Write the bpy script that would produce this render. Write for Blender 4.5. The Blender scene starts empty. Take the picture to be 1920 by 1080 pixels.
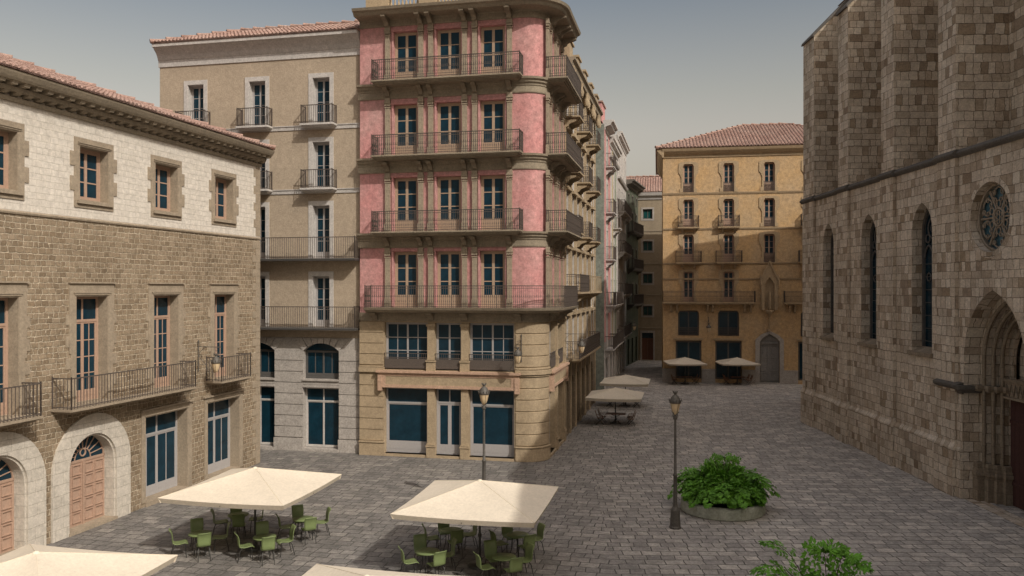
import bpy, math, random
from mathutils import Vector, Matrix, Quaternion
from mathutils.geometry import tessellate_polygon
random.seed(7)
PI = math.pi
sc = bpy.context.scene
COL = sc.collection

# ------------------------------------------------------------------ mesh builder
class MB:
    def __init__(s):
        s.v = []; s.f = []; s.sm = []
    def add(s, vs, fs, smooth=False):
        o = len(s.v); s.v += [tuple(p) for p in vs]
        s.f += [tuple(i + o for i in f) for f in fs]; s.sm += [smooth] * len(fs)
        return s
    def box(s, x0, x1, y0, y1, z0, z1):
        if x1 < x0: x0, x1 = x1, x0
        if y1 < y0: y0, y1 = y1, y0
        return s.add([(x0,y0,z0),(x1,y0,z0),(x1,y1,z0),(x0,y1,z0),(x0,y0,z1),(x1,y0,z1),(x1,y1,z1),(x0,y1,z1)],
                     [(0,3,2,1),(4,5,6,7),(0,1,5,4),(1,2,6,5),(2,3,7,6),(3,0,4,7)])
    def prof(s, pr, x0, x1):                      # closed (y,z) profile pulled along x
        n = len(pr)
        vs = [(x0, y, z) for y, z in pr] + [(x1, y, z) for y, z in pr]
        fs = [(i, (i+1) % n, (i+1) % n + n, i + n) for i in range(n)]
        s.add(vs, fs)
        t = tessellate_polygon([[Vector((y, z, 0)) for y, z in pr]])
        s.add(vs, [tuple(a) for a in t] + [tuple(i + n for i in a[::-1]) for a in t])
        return s
    def slab(s, outer, holes, y0, y1, plane='xz'):  # polygon with holes, thick from y0 (front) to y1
        def P(a, b, y): return (a, y, b) if plane == 'xz' else (a, b, y)
        loops = [outer] + list(holes)
        t = tessellate_polygon([[Vector((a, b, 0)) for a, b in l] for l in loops])
        flat = [p for l in loops for p in l]
        n = len(flat)
        vs = [P(a, b, y0) for a, b in flat] + [P(a, b, y1) for a, b in flat]
        fs = [tuple(q) for q in t] + [tuple(i + n for i in q[::-1]) for q in t]
        o = 0
        for l in loops:
            m = len(l)
            fs += [(o+i, o+(i+1) % m, o+(i+1) % m+n, o+i+n) for i in range(m)]
            o += m
        return s.add(vs, fs)
    def tube(s, pts, r, n=6, cap=True, smooth=True):
        pts = [Vector(p) for p in pts]; m = len(pts)
        rs = r if isinstance(r, (list, tuple)) else [r] * m
        vs = []; up = None
        for i, p in enumerate(pts):
            d = (pts[min(i+1, m-1)] - pts[max(i-1, 0)])
            if d.length < 1e-9: d = Vector((0,0,1))
            d.normalize()
            if up is None: up = Vector((0,0,1)) if abs(d.z) < .9 else Vector((1,0,0))
            a = d.cross(up)
            if a.length < 1e-6: a = d.cross(Vector((0,1,0)))
            a.normalize(); b = d.cross(a).normalized(); up = -b if False else up
            for k in range(n):
                t = 2*PI*k/n + PI/4
                vs.append(p + a*math.cos(t)*rs[i] + b*math.sin(t)*rs[i])
        fs = [(i*n+k, i*n+(k+1) % n, (i+1)*n+(k+1) % n, (i+1)*n+k) for i in range(m-1) for k in range(n)]
        s.add(vs, fs, smooth)
        if cap: s.add(vs[:n] + vs[-n:], [tuple(range(n)), tuple(range(2*n-1, n-1, -1))])
        return s
    def lathe(s, pr, n=12, c=(0,0,0), smooth=True, a0=0.):
        vs = []
        for r, z in pr:
            for k in range(n):
                t = 2*PI*k/n + a0
                vs.append((c[0]+r*math.cos(t), c[1]+r*math.sin(t), c[2]+z))
        fs = [(i*n+k, i*n+(k+1) % n, (i+1)*n+(k+1) % n, (i+1)*n+k) for i in range(len(pr)-1) for k in range(n)]
        s.add(vs, fs, smooth)
        s.add(vs[:n] + vs[-n:], [tuple(range(n))[::-1], tuple(range(n, 2*n))])
        return s
    def bar(s, a, b, w, h=None):                  # thin square bar between two points
        return s.tube([a, b], w*.7071, 4, True, False)
    def xf(s, M):
        s.v = [tuple(M @ Vector(p)) for p in s.v]; return s
    def join(s, o, M=None):
        vs = o.v if M is None else [tuple(M @ Vector(p)) for p in o.v]
        k = len(s.v); s.v += vs; s.f += [tuple(i+k for i in f) for f in o.f]; s.sm += o.sm
        return s
    def mesh(s, name, mat):
        me = bpy.data.meshes.new(name)
        me.from_pydata(s.v, [], s.f); me.update()
        me.polygons.foreach_set('use_smooth', s.sm)
        uv = me.uv_layers.new(name='UVMap').data
        for p in me.polygons:
            n = p.normal; ax, ay, az = abs(n.x), abs(n.y), abs(n.z)
            for li in p.loop_indices:
                c = me.vertices[me.loops[li].vertex_index].co
                uv[li].uv = (c.x, c.y) if az > max(ax, ay) else ((c.x, c.z) if ay >= ax else (c.y, c.z))
        if mat: me.materials.append(mat)
        return me
    def build(s, name, mat, parent=None, loc=(0,0,0), rz=0., label=None):
        return inst(s.mesh(name, mat), name, parent, loc, rz, label)

def inst(me, name, parent=None, loc=(0,0,0), rz=0., label=None):
    o = bpy.data.objects.new(name, me); COL.objects.link(o)
    o.parent = parent; o.location = loc; o.rotation_euler = (0, 0, rz)
    if label: o['label'] = label
    return o
def tag(o, label, cat, group=None):
    o['label'] = label; o['category'] = cat
    if group: o['group'] = group
    return o
def thing(name, label, cat, loc=(0,0,0), rz=0., group=None):
    return tag(inst(None, name, None, loc, rz), label, cat, group)
def dup(root, loc, rz, label, group=None):
    r = root.copy(); COL.objects.link(r); r.location = loc; r.rotation_euler = (0,0,rz)
    r['label'] = label
    if group: r['group'] = group
    for ch in root.children:
        c = ch.copy(); COL.objects.link(c); c.parent = r
        for g in ch.children:
            d = g.copy(); COL.objects.link(d); d.parent = c
    return r

def arc(cx, cz, r, a0, a1, n):
    return [(cx + r*math.cos(math.radians(a0+(a1-a0)*i/n)), cz + r*math.sin(math.radians(a0+(a1-a0)*i/n))) for i in range(n+1)]
def rect(x0, x1, z0, z1): return [(x0,z0),(x1,z0),(x1,z1),(x0,z1)]
def round_arch(x0, x1, z0, zs, n=16):
    r = (x1-x0)/2
    return [(x0,z0),(x1,z0)] + arc((x0+x1)/2, zs, r, 0, 180, n)
def seg_arch(x0, x1, z0, zs, zc, n=10):
    w = (x1-x0)/2; h = zc-zs; r = (w*w+h*h)/(2*h); a = math.degrees(math.asin(w/r))
    return [(x0,z0),(x1,z0)] + arc((x0+x1)/2, zc-r, r, 90-a, 90+a, n)
def pointed(x0, x1, z0, zs, zc, n=9):
    # two arcs meeting at the crown
    w = (x1-x0)/2; h = zc-zs; cx = (x0+x1)/2
    R = (w*w+h*h)/(2*w)
    a = math.degrees(math.atan2(h, R-w))
    right = arc(x1-R, zs, R, 0, a, n)
    left = [(2*cx-x, z) for x, z in right][::-1]
    return [(x0,z0),(x1,z0)] + right + left[1:]

# ------------------------------------------------------------------ materials
def new_mat(name, rough=.9, spec=.2):
    m = bpy.data.materials.new(name); m.use_nodes = True
    nt = m.node_tree; b = nt.nodes['Principled BSDF']
    b.inputs['Roughness'].default_value = rough
    b.inputs['Specular IOR Level'].default_value = spec
    return m, nt, b
def N(nt, t, **kw):
    n = nt.nodes.new(t)
    for k, v in kw.items():
        if k in n.inputs: n.inputs[k].default_value = v
        else: setattr(n, k, v)
    return n
def lk(nt, a, b): nt.links.new(a, b)
def rgba(c): return (c[0], c[1], c[2], 1.)
def coord(nt, kind='UV', scale=(1,1,1), rot=(0,0,0), loc=(0,0,0)):
    tc = N(nt, 'ShaderNodeTexCoord'); mp = N(nt, 'ShaderNodeMapping')
    mp.inputs['Scale'].default_value = scale; mp.inputs['Rotation'].default_value = rot; mp.inputs['Location'].default_value = loc
    lk(nt, tc.outputs[kind], mp.inputs[0]); return mp.outputs[0]
def noise(nt, vec, scale, detail=4, rough=.6):
    n = N(nt, 'ShaderNodeTexNoise'); n.inputs['Scale'].default_value = scale
    n.inputs['Detail'].default_value = detail; n.inputs['Roughness'].default_value = rough
    if vec: lk(nt, vec, n.inputs['Vector'])
    return n.outputs['Fac']
def maprange(nt, val, a, b, c, d):
    n = N(nt, 'ShaderNodeMapRange'); lk(nt, val, n.inputs[0])
    for i, x in enumerate((a, b, c, d)): n.inputs[i+1].default_value = x
    return n.outputs[0]
def mixc(nt, fac, a, b, mode='MIX'):
    n = N(nt, 'ShaderNodeMix', data_type='RGBA', blend_type=mode)
    n.clamp_factor = True
    for sock, val in ((n.inputs[0], fac), (n.inputs[6], a), (n.inputs[7], b)):
        if isinstance(val, (int, float)): sock.default_value = val
        elif isinstance(val, tuple): sock.default_value = rgba(val)
        else: lk(nt, val, sock)
    return n.outputs[2]
def mth(nt, op, a, b=None):
    n = N(nt, 'ShaderNodeMath', operation=op)
    for i, v in enumerate((a, b)):
        if v is None: continue
        if isinstance(v, (int, float)): n.inputs[i].default_value = v
        else: lk(nt, v, n.inputs[i])
    return n.outputs[0]
def bump(nt, b, h, strength, dist=.02):
    n = N(nt, 'ShaderNodeBump'); n.inputs['Strength'].default_value = strength; n.inputs['Distance'].default_value = dist
    lk(nt, h, n.inputs['Height']); lk(nt, n.outputs[0], b.inputs['Normal'])

def plaster(name, c, var=.25, stain=.3, grain=.28, bmp=.5, rough=.92, bscale=9, c2=None):
    """rendered or cut-stone surface: base colour, cloudy stains, fine grain and a grainy relief"""
    m, nt, b = new_mat(name, rough, .15)
    v = coord(nt, 'Object')
    big = noise(nt, v, .45, 5, .65); fine = noise(nt, v, 11, 4, .85); mid = noise(nt, v, 3.2, 5, .7)
    dark = tuple(x*(1-stain) for x in c)
    col = mixc(nt, maprange(nt, big, .35, .7, 0, 1), c, c2 or dark)
    f = maprange(nt, mid, .3, .7, 1-var*.5, 1+var*.5)
    g = maprange(nt, fine, .3, .7, 1-grain*.9, 1+grain*.9)
    k = mth(nt, 'MULTIPLY', f, g)
    cc = N(nt, 'ShaderNodeCombineColor')
    for i in range(3): lk(nt, k, cc.inputs[i])
    lk(nt, mixc(nt, 1., col, cc.outputs[0], 'MULTIPLY'), b.inputs['Base Color'])
    h = mth(nt, 'ADD', mth(nt, 'MULTIPLY', noise(nt, v, bscale, 4, .6), .7), mth(nt, 'MULTIPLY', fine, .4))
    bump(nt, b, h, bmp, .03)
    return m

def masonry(name, cols, mortar, bw, bh, ms=.012, bmp=.6, dist=.04, warp=.0, rowwarp=.0, smooth=.1, grain=.3, kind='UV', squash=(.7, 3), offs=.5, rot=0., stain=.35, rough=.93, wscale=1.5, two=False, chip=False):
    m, nt, b = new_mat(name, rough, .15)
    v = coord(nt, kind, rot=(0, 0, rot))
    vec = v
    sx = N(nt, 'ShaderNodeSeparateXYZ'); lk(nt, v, sx.inputs[0])
    if rowwarp or warp:
        y = sx.outputs[1]; x = sx.outputs[0]
        if rowwarp:
            cy = N(nt, 'ShaderNodeCombineXYZ'); lk(nt, y, cy.inputs[1])
            ny = noise(nt, cy.outputs[0], .9, 2, .5)
            y = mth(nt, 'ADD', y, mth(nt, 'MULTIPLY', mth(nt, 'SUBTRACT', ny, .5), rowwarp))
        if warp:
            nn = N(nt, 'ShaderNodeTexNoise'); nn.inputs['Scale'].default_value = wscale; nn.inputs['Detail'].default_value = 2
            lk(nt, v, nn.inputs['Vector'])
            s2 = N(nt, 'ShaderNodeSeparateColor'); lk(nt, nn.outputs['Color'], s2.inputs[0])
            x = mth(nt, 'ADD', x, mth(nt, 'MULTIPLY', mth(nt, 'SUBTRACT', s2.outputs[0], .5), warp*2))
            y = mth(nt, 'ADD', y, mth(nt, 'MULTIPLY', mth(nt, 'SUBTRACT', s2.outputs[1], .5), warp))
            n3 = N(nt, 'ShaderNodeTexNoise'); n3.inputs['Scale'].default_value = 5.5; n3.inputs['Detail'].default_value = 3; lk(nt, v, n3.inputs['Vector'])
            s3 = N(nt, 'ShaderNodeSeparateColor'); lk(nt, n3.outputs['Color'], s3.inputs[0])
            x = mth(nt, 'ADD', x, mth(nt, 'MULTIPLY', mth(nt, 'SUBTRACT', s3.outputs[0], .5), .07)); y = mth(nt, 'ADD', y, mth(nt, 'MULTIPLY', mth(nt, 'SUBTRACT', s3.outputs[1], .5), .06))
        cb = N(nt, 'ShaderNodeCombineXYZ'); lk(nt, x, cb.inputs[0]); lk(nt, y, cb.inputs[1]); vec = cb.outputs[0]
    br = N(nt, 'ShaderNodeTexBrick', offset=offs, offset_frequency=2, squash=squash[0], squash_frequency=squash[1])
    lk(nt, vec, br.inputs['Vector'])
    for k, x in (('Color1', (0,0,0,1)), ('Color2', (1,1,1,1)), ('Mortar', (.5,.5,.5,1)), ('Scale', 1.), ('Mortar Size', ms), ('Mortar Smooth', smooth), ('Brick Width', bw), ('Row Height', bh)):
        br.inputs[k].default_value = x
    cr = N(nt, 'ShaderNodeValToRGB'); lk(nt, br.outputs['Color'], cr.inputs[0])
    e = cr.color_ramp.elements; n = len(cols)
    e[0].position = 0; e[0].color = rgba(cols[0]); e[1].position = 1; e[1].color = rgba(cols[-1])
    for i in range(1, n-1):
        q = e.new(i/(n-1)); q.color = rgba(cols[i])
    bc, bf = br.outputs['Color'], br.outputs['Fac']
    if two:                                      # patches of smaller blocks
        b2 = N(nt, 'ShaderNodeTexBrick', offset=.37, offset_frequency=2, squash=.8, squash_frequency=3); lk(nt, vec, b2.inputs['Vector'])
        for k, x in (('Color1', (0,0,0,1)), ('Color2', (1,1,1,1)), ('Mortar', (.5,.5,.5,1)), ('Scale', 1.), ('Mortar Size', ms), ('Mortar Smooth', smooth), ('Brick Width', bw*.55), ('Row Height', bh)):
            b2.inputs[k].default_value = x
        sn = N(nt, 'ShaderNodeVectorMath', operation='SNAP'); lk(nt, vec, sn.inputs[0]); sn.inputs[1].default_value = (bw*1.5, bh, 1.)
        msk = mth(nt, 'GREATER_THAN', noise(nt, sn.outputs[0], .8, 2, .5), .5)
        bc = mixc(nt, msk, bc, b2.outputs['Color']); bf = mth(nt, 'ADD', mth(nt, 'MULTIPLY', bf, mth(nt, 'SUBTRACT', 1., msk)), mth(nt, 'MULTIPLY', b2.outputs['Fac'], msk))
        lk(nt, bc, cr.inputs[0])
    if chip:                                     # mortar smeared unevenly over the joints
        bf = mth(nt, 'MULTIPLY', bf, maprange(nt, noise(nt, v, 3.5, 4, .7),   .36, .55, .3, 1.))
    col = mixc(nt, bf, cr.outputs[0], mortar)
    ob = v
    big = noise(nt, ob, .35, 5, .65); fine = noise(nt, ob, 11, 4, .85); mid = noise(nt, ob, 4, 5, .7)
    f = mth(nt, 'MULTIPLY', maprange(nt, big, .3, .75, 1+stain*.4, 1-stain), maprange(nt, mid, .3, .7, .82, 1.18))
    f = mth(nt, 'MULTIPLY', f, maprange(nt, fine, .3, .7, 1-grain*.9, 1+grain*.9))
    cc = N(nt, 'ShaderNodeCombineColor')
    for i in range(3): lk(nt, f, cc.inputs[i])
    lk(nt, mixc(nt, 1., col, cc.outputs[0], 'MULTIPLY'), b.inputs['Base Color'])
    h = mth(nt, 'SUBTRACT', mth(nt, 'ADD', mth(nt, 'MULTIPLY', mid, .5), mth(nt, 'MULTIPLY', fine, .2)), mth(nt, 'MULTIPLY', bf, .8))
    bump(nt, b, h, bmp, dist)
    return m

def plain(name, c, rough=.5, spec=.4, metal=0., var=.15, scale=6):
    m, nt, b = new_mat(name, rough, spec); b.inputs['Metallic'].default_value = metal
    v = coord(nt, 'Object')
    n1 = noise(nt, v, scale, 5, .7)
    a = tuple(x*(1-var) for x in c); d = tuple(min(1, x*(1+var)) for x in c)
    lk(nt, mixc(nt, maprange(nt, n1, .3, .7, 0, 1), a, d), b.inputs['Base Color'])
    return m

M = {}
M['glass'] = plain('window_glass', (.006,.028,.045), .22, .35, 0, .35, 1.2)
M['glass_teal'] = plain('teal_window_glass', (.004,.06,.06), .25, .35, 0, .3, 1.2)
M['wood'] = plain('salmon_wood', (.40,.27,.20), .55, .3, 0, .12, 9)
M['wood_beige'] = plain('beige_window_wood', (.40,.29,.205), .55, .3, 0, .1, 9)
M['white_frame'] = plain('pale_grey_window_paint', (.37,.35,.34), .5, .3, 0, .08, 9)
M['grey_frame'] = plain('grey_window_paint', (.36,.34,.32), .5, .3, 0, .1, 9)
M['dark_frame'] = plain('dark_grey_frame', (.10,.095,.09), .5, .3, 0, .1, 9)
M['iron'] = plain('weathered_iron', (.095,.077,.066), .6, .3, .1, .25, 20)
M['iron_panel'] = plain('dark_iron_panel', (.10,.082,.07), .7, .2, 0, .25, 20)
M['sand'] = plaster('sand_stone_trim', (.33,.27,.20), stain=.15)
M['sand_light'] = plaster('light_sandstone', (.40,.31,.205), stain=.2, bmp=.3)
M['sand_brown'] = plaster('brown_sandstone_cornice', (.30,.25,.185), stain=.2, bmp=.3)
M['pink'] = plaster('pink_render', (.50,.235,.225), var=.55, stain=.12, c2=(.48,.285,.265), grain=.25, bscale=5)
M['salmon'] = plaster('salmon_stone', (.47,.315,.225), stain=.1, bmp=.2)
M['cream'] = plaster('cream_rough_render', (.41,.333,.25), var=.25, stain=.12, bmp=.9, bscale=4, grain=.25)
M['greywhite'] = plaster('grey_white_stone', (.50,.47,.44), stain=.12, bmp=.3)
M['granite'] = plaster('grey_granite', (.40,.365,.33), stain=.15, bmp=.3, grain=.4)
M['orange'] = plaster('ochre_render', (.49,.325,.165), var=.5, stain=.15, c2=(.45,.33,.205), bmp=.6, grain=.3, bscale=5)
M['orange_trim'] = plaster('tan_stone_trim', (.40,.30,.19), stain=.15, bmp=.3)
M['far_beige'] = plaster('brownish_render', (.33,.27,.195), stain=.2)
M['greenwall'] = plaster('grey_green_render', (.25,.265,.225), var=.5, stain=.4, bscale=3)
M['white_wall'] = plaster('white_render', (.52,.485,.45), stain=.2)
M['yellow'] = plaster('faded_yellow_render', (.44,.37,.24), stain=.2)
M['green'] = plaster('faded_green_render', (.28,.31,.23), stain=.2)
M['darkgreen'] = plaster('dark_green_render', (.10,.11,.08), stain=.4)
M['slate'] = plaster('dark_slate_moulding', (.15,.135,.118), stain=.3, bmp=.3)
M['canvas'] = plaster('cream_canvas', (.67,.59,.475), var=.09, stain=.06, grain=.12, bmp=.08)
M['concrete'] = plaster('mossy_concrete', (.42,.42,.35), var=.4, stain=.35, c2=(.32,.34,.26))
M['soil'] = plaster('dark_soil', (.035,.028,.02), bmp=1.)
M['chair_green'] = plain('green_plastic', (.175,.225,.09), .42, .5, 0, .08, 14)
M['steel'] = plain('dark_steel_tube', (.07,.068,.062), .4, .5, .6, .15, 20)
M['lamp_metal'] = plain('grey_lamp_paint', (.105,.095,.082), .6, .35, .2, .25, 14)
M['lamp_glass'] = plain('amber_milk_glass', (.62,.47,.29), .3, .5, 0, .1, 6)
M['rattan'] = plain('brown_rattan', (.20,.10,.055), .6, .3, 0, .35, 40)
M['bistro_wood'] = plain('red_brown_table_wood', (.15,.065,.04), .45, .4, 0, .25, 14)
M['door_grey'] = plain('grey_carved_door', (.26,.25,.235), .7, .2, 0, .2, 10)
M['door_red'] = plain('dark_red_door', (.085,.04,.035), .6, .3, 0, .3, 10)
M['tile'] = plaster('clay_roof_tile', (.30,.185,.15), var=.7, stain=.3, c2=(.37,.26,.215), grain=.35, bscale=14)
M['stone_brown'] = masonry('brown_rubble_ashlar', [(.20,.15,.10),(.26,.20,.135),(.32,.25,.175),(.235,.175,.115),(.29,.225,.155)], (.58,.49,.37), .33, .215, .021, 1., .06, warp=.09, rowwarp=.14, smooth=.6, stain=.25, wscale=2.6, chip=True)
M['stone_white'] = masonry('whitewashed_ashlar', [(.58,.53,.46),(.63,.58,.51),(.60,.55,.48)], (.56,.51,.44), .42, .24, .010, .75, .03, warp=.05, rowwarp=.1, stain=.05, grain=.15)
M['arch_white'] = masonry('pale_arch_blocks', [(.50,.455,.39),(.56,.51,.44)], (.40,.36,.30), .8, .42, .010, .6, .03, warp=.03, stain=.12, grain=.2)
M['church'] = masonry('church_ashlar', [(.28,.205,.14),(.62,.52,.41),(.69,.595,.48),(.48,.38,.28),(.73,.64,.52),(.59,.49,.38),(.67,.575,.46),(.35,.265,.18),(.71,.615,.50),(.54,.445,.345)], (.16,.12,.085), .76, .43, .011, 1., .06, warp=.09, rowwarp=.6, squash=(.6, 2), smooth=.4, stain=.3, two=True)
M['church_trim'] = masonry('church_trim_stone', [(.24,.19,.135),(.32,.26,.19),(.28,.22,.16)], (.15,.115,.08), .5, .5, .006, .4, .02, stain=.2)
M['pave'] = None
SUN_E, SKY_S, SKY_DUST, SKY_SAT, SKY_Z, SKY_K, EXPO = 2.75, .15, 5., .5, (2.15,1.98,1.78), .975, .04
# ------------------------------------------------------------------ building kit
class Face:
    """a facade: u runs to the right along it, d goes into the building, z is up"""
    def __init__(s, parent, ox=0., oy=0., rot=0.):
        s.p, s.ox, s.oy, s.r = parent, ox, oy, rot
    def put(s, me, name, u=0., d=0., z=0., parent=None, rz=0., label=None):
        if parent is not None: return inst(me, name, parent, (u, d, z), rz, label)
        c, q = math.cos(s.r), math.sin(s.r)
        return inst(me, name, s.p, (s.ox + u*c - d*q, s.oy + u*q + d*c, z), s.r + rz, label)
    def part(s, mb, name, mat, u=0., d=0., z=0., parent=None, label=None):
        return s.put(mb.mesh(name, mat), name, u, d, z, parent, 0., label)
_cache = {}
def window_meshes(w, h, leaves=2, rows=3, sub=1, t=.08, bar=.035, leaf=.06, kick=0., transom=0., mat='wood', glass='glass', trows=1, sides=None):
    key = (round(w, 3), round(h, 3), leaves, rows, sub, t, bar, leaf, kick, transom, mat, glass)
    if key in _cache: return _cache[key]
    f = MB(); x0, x1 = -w/2, w/2
    f.box(x0, x0+t, 0, .1, 0, h); f.box(x1-t, x1, 0, .1, 0, h)
    f.box(x0+t, x1-t, .002, .098, h-t, h); f.box(x0+t, x1-t, .002, .098, 0, t)
    top = h - t
    if transom:
        f.box(x0+t, x1-t, -.01, .1, transom, transom+t)
        for i in range(1, leaves):
            xx = x0+t + (w-2*t)*i/leaves; f.box(xx-bar, xx+bar, .02, .09, transom+t, h-t)
        top = transom
    lw = (w-2*t)/leaves
    for i in range(leaves):
        a, b = x0+t+i*lw, x0+t+(i+1)*lw
        f.box(a, a+leaf, .015, .085, t, top); f.box(b-leaf, b, .015, .085, t, top)
        f.box(a+leaf, b-leaf, .017, .083, t, t+leaf+kick); f.box(a+leaf, b-leaf, .017, .083, top-leaf, top)
        if kick: f.box(a+leaf+.05, b-leaf-.05, .008, .02, t+leaf+.03, t+leaf+kick-.06)
        z0, z1 = t+leaf+kick, top-leaf
        for r in range(1, rows):
            zz = z0 + (z1-z0)*r/rows; f.box(a+leaf, b-leaf, .03, .07, zz-bar/2, zz+bar/2)
        for q in range(1, sub):
            xx = a+leaf + (b-a-2*leaf)*q/sub; f.box(xx-bar/2, xx+bar/2, .032, .068, z0, z1)
    g = MB().box(x0+t*.5, x1-t*.5, .045, .055, t*.5, h-t*.5)
    r = (f.mesh('window', M[mat]), g.mesh('glass', M[glass])); _cache[key] = r
    return r
def window(F, u, d, z, w, h, name='window', label=None, **kw):
    fr, gl = window_meshes(w, h, **kw)
    o = F.put(fr, name, u, d, z, label=label); inst(gl, 'glass', o)
    return o
def rail_mb(path, h=1., sp=.13, style='plain', b=.02):
    m = MB(); top = h; V2 = [Vector(p[:2]) for p in path]
    def corner(k): return k in (0, len(V2)-1) or (V2[k]-V2[k-1]).angle(V2[k+1]-V2[k]) > .6
    for si, (a, c) in enumerate(zip(path[:-1], path[1:])):
        a = Vector((a[0], a[1], 0)); c = Vector((c[0], c[1], 0)); L = (c-a).length; n = max(1, round(L/sp))
        def H(z, w): m.bar(a+Vector((0,0,z)), c+Vector((0,0,z)), w)
        H(top, .045); H(.07, .03)
        if style == 'dense': H(top-.13, .025); H(.2, .022); H(h*.5, .02)
        for i in range(n+1):
            p = a + (c-a)*i/n
            end = (i == 0 and corner(si)) or (i == n and corner(si+1))
            if i == n and not end: continue
            big = end or (style == 'dense' and i and i % 22 == 0)
            w = .04 if big else b
            m.box(p.x-w/2, p.x+w/2, p.y-w/2, p.y+w/2, 0, top + (.06 if end else 0))
            if style == 'dense' and not big:
                for zz in (.3, .36+h*.2):
                    m.box(p.x-w, p.x+w, p.y-w, p.y+w, zz, zz+.1)
    return m
def balcony(F, u0, u1, d, z, th=.16, h=1., sp=.13, style='plain', mat='sand', brk=None, inset=.06, iron='iron', steps=((0,1.),(.5,.94),(.75,.86)), name='balcony', label=None, rpath=None, bh=.45, bw=.22):
    m = MB(); w = u1-u0
    for i, (f0, k) in enumerate(steps):
        f1 = steps[i+1][0] if i+1 < len(steps) else 1.
        e = d*(1-k)
        m.box(e, w-e, -d+e, .0, -th*f1+.0, -th*f0)
    s = F.part(m, name, M[mat], u0, -.001, z, label=label)
    i = inset
    p = rpath or [(i, -.02), (i, -d+i), (w-i, -d+i), (w-i, -.02)]
    s2 = rail_mb(p, h, sp, style).build('railing', M[iron], s)
    if brk:
        me = console(bw, d*.75, bh).mesh('bracket', M[mat])
        for x in brk: F.put(me, 'bracket', x, 0, z-th)
    return s
def console(w, d, h):
    pr = [(0,0),(-d,0),(-d,-h*.18),(-d*.82,-h*.34),(-d*.6,-h*.42),(-d*.42,-h*.6),(-d*.35,-h*.85),(-d*.15,-h),(0,-h)]
    return MB().prof(pr, -w/2, w/2)
def tile_patch(m, O, A, U, pitch, L, rows, tw=.24, tl=.42, clip=None, amp=.075, seg=4):
    """barrel tiles: O start of eave, A unit vector along eave, U horizontal unit vector up the slope"""
    O = Vector(O); A = Vector((A[0], A[1], 0)); U3 = Vector((U[0], U[1], pitch)).normalized(); Nn = A.cross(U3).normalized()
    if Nn.z < 0: Nn = -Nn
    n = int(L/tw)
    for r in range(rows):
        t0 = r*tl; t1 = (r+1)*tl + .05
        a, b = clip(t0+tl/2) if clip else (0, L)
        for c in range(n):
            s0 = c*tw
            if s0+tw/2 < a or s0+tw/2 > b: continue
            jz = random.uniform(-.006, .01); js = random.uniform(-.012, .012)
            vs = []
            for t, lift in ((t0, .04), (t1, .0)):
                for k in range(seg+1):
                    q = k/seg
                    vs.append(O + A*(s0+js+tw*(.09+.82*q)) + U3*t + Nn*(amp*math.sin(PI*q)+lift+jz))
            fs = [(k, k+1, k+seg+2, k+seg+1) for k in range(seg)] + [tuple(range(seg+1))[::-1]]
            m.add(vs, fs, False)
    return m
def ridge_caps(m, a, b, r=.11, step=.85):
    a, b = Vector(a), Vector(b); n = max(1, int((b-a).length/step)); d = (b-a).normalized()
    for i in range(n):
        p = a + (b-a)*i/n; q = p + (b-a)/n*1.15
        m.tube([p+Vector((0,0,.06)), p+(q-p)*.3+Vector((0,0,.03)), q+Vector((0,0,-.03))], [r*1.25, r, r*.8], 6)
    return m
def hip_roof(parent, u0, u1, y0, y1, z, pitch, kmax, left=True, right=True, tw=.24, tl=.42, side_tiles=True):
    """hipped roof cut flat at run kmax; tiles on the front slope and on the hip ends"""
    m = MB(); k = kmax; zt = z + pitch*k
    a0 = u0 + (k if left else 0); a1 = u1 - (k if right else 0)
    base = [(u0,y0,z-.02),(u1,y0,z-.02),(u1,y1,z-.02),(u0,y1,z-.02),(a0,y0+k,zt-.02),(a1,y0+k,zt-.02),(a1,max(y1-k, y0+k+.1),zt-.02),(a0,max(y1-k, y0+k+.1),zt-.02)]
    m.add(base, [(0,1,5,4),(1,2,6,5),(2,3,7,6),(3,0,4,7),(4,5,6,7),(0,3,2,1)])
    sl = math.sqrt(1+pitch*pitch); rows = int(k*sl/tl)
    tile_patch(m, (u0, y0, z), (1,0), (0,1), pitch, u1-u0, rows, tw, tl, lambda t: (t/sl if left else 0, (u1-u0) - (t/sl if right else 0)))
    if side_tiles:
        if left: tile_patch(m, (u0, y1, z), (0,-1), (1,0), pitch, y1-y0, rows, tw, tl, lambda t: (t/sl, (y1-y0)-t/sl))
        if right: tile_patch(m, (u1, y0, z), (0,1), (-1,0), pitch, y1-y0, rows, tw, tl, lambda t: (t/sl, (y1-y0)-t/sl))
    if left: ridge_caps(m, (u0,y0,z+.05), (a0,y0+k,zt+.06))
    if right: ridge_caps(m, (u1,y0,z+.05), (a1,y0+k,zt+.06))
    ridge_caps(m, (a0,y0+k,zt+.06), (a1,y0+k,zt+.06))
    return m.build('roof', M['tile'], parent)
def shell(parent, u0, u1, depth, z1, mat, name='wall', d0=.45, z0=0., inner=True):
    m = MB()
    m.box(u0, u0+.3, d0, depth, z0, z1); m.box(u1-.3, u1, d0, depth, z0, z1); m.box(u0+.3, u1-.3, depth-.3, depth, z0, z1)
    if inner: m.box(u0+.31, u1-.31, 1.2, depth-.31, z0, z1-.1)      # rooms behind the glass stay dark
    return m.build(name, M[mat], parent)
def grooves(m, x0, x1, zs, d0, d1, g=.035):
    for a, b in zip(zs[:-1], zs[1:]): m.box(x0, x1, d0, d1, a+g/2, b-g/2)
def fr(n, a, b): return [a+(b-a)*i/n for i in range(n+1)]

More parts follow.
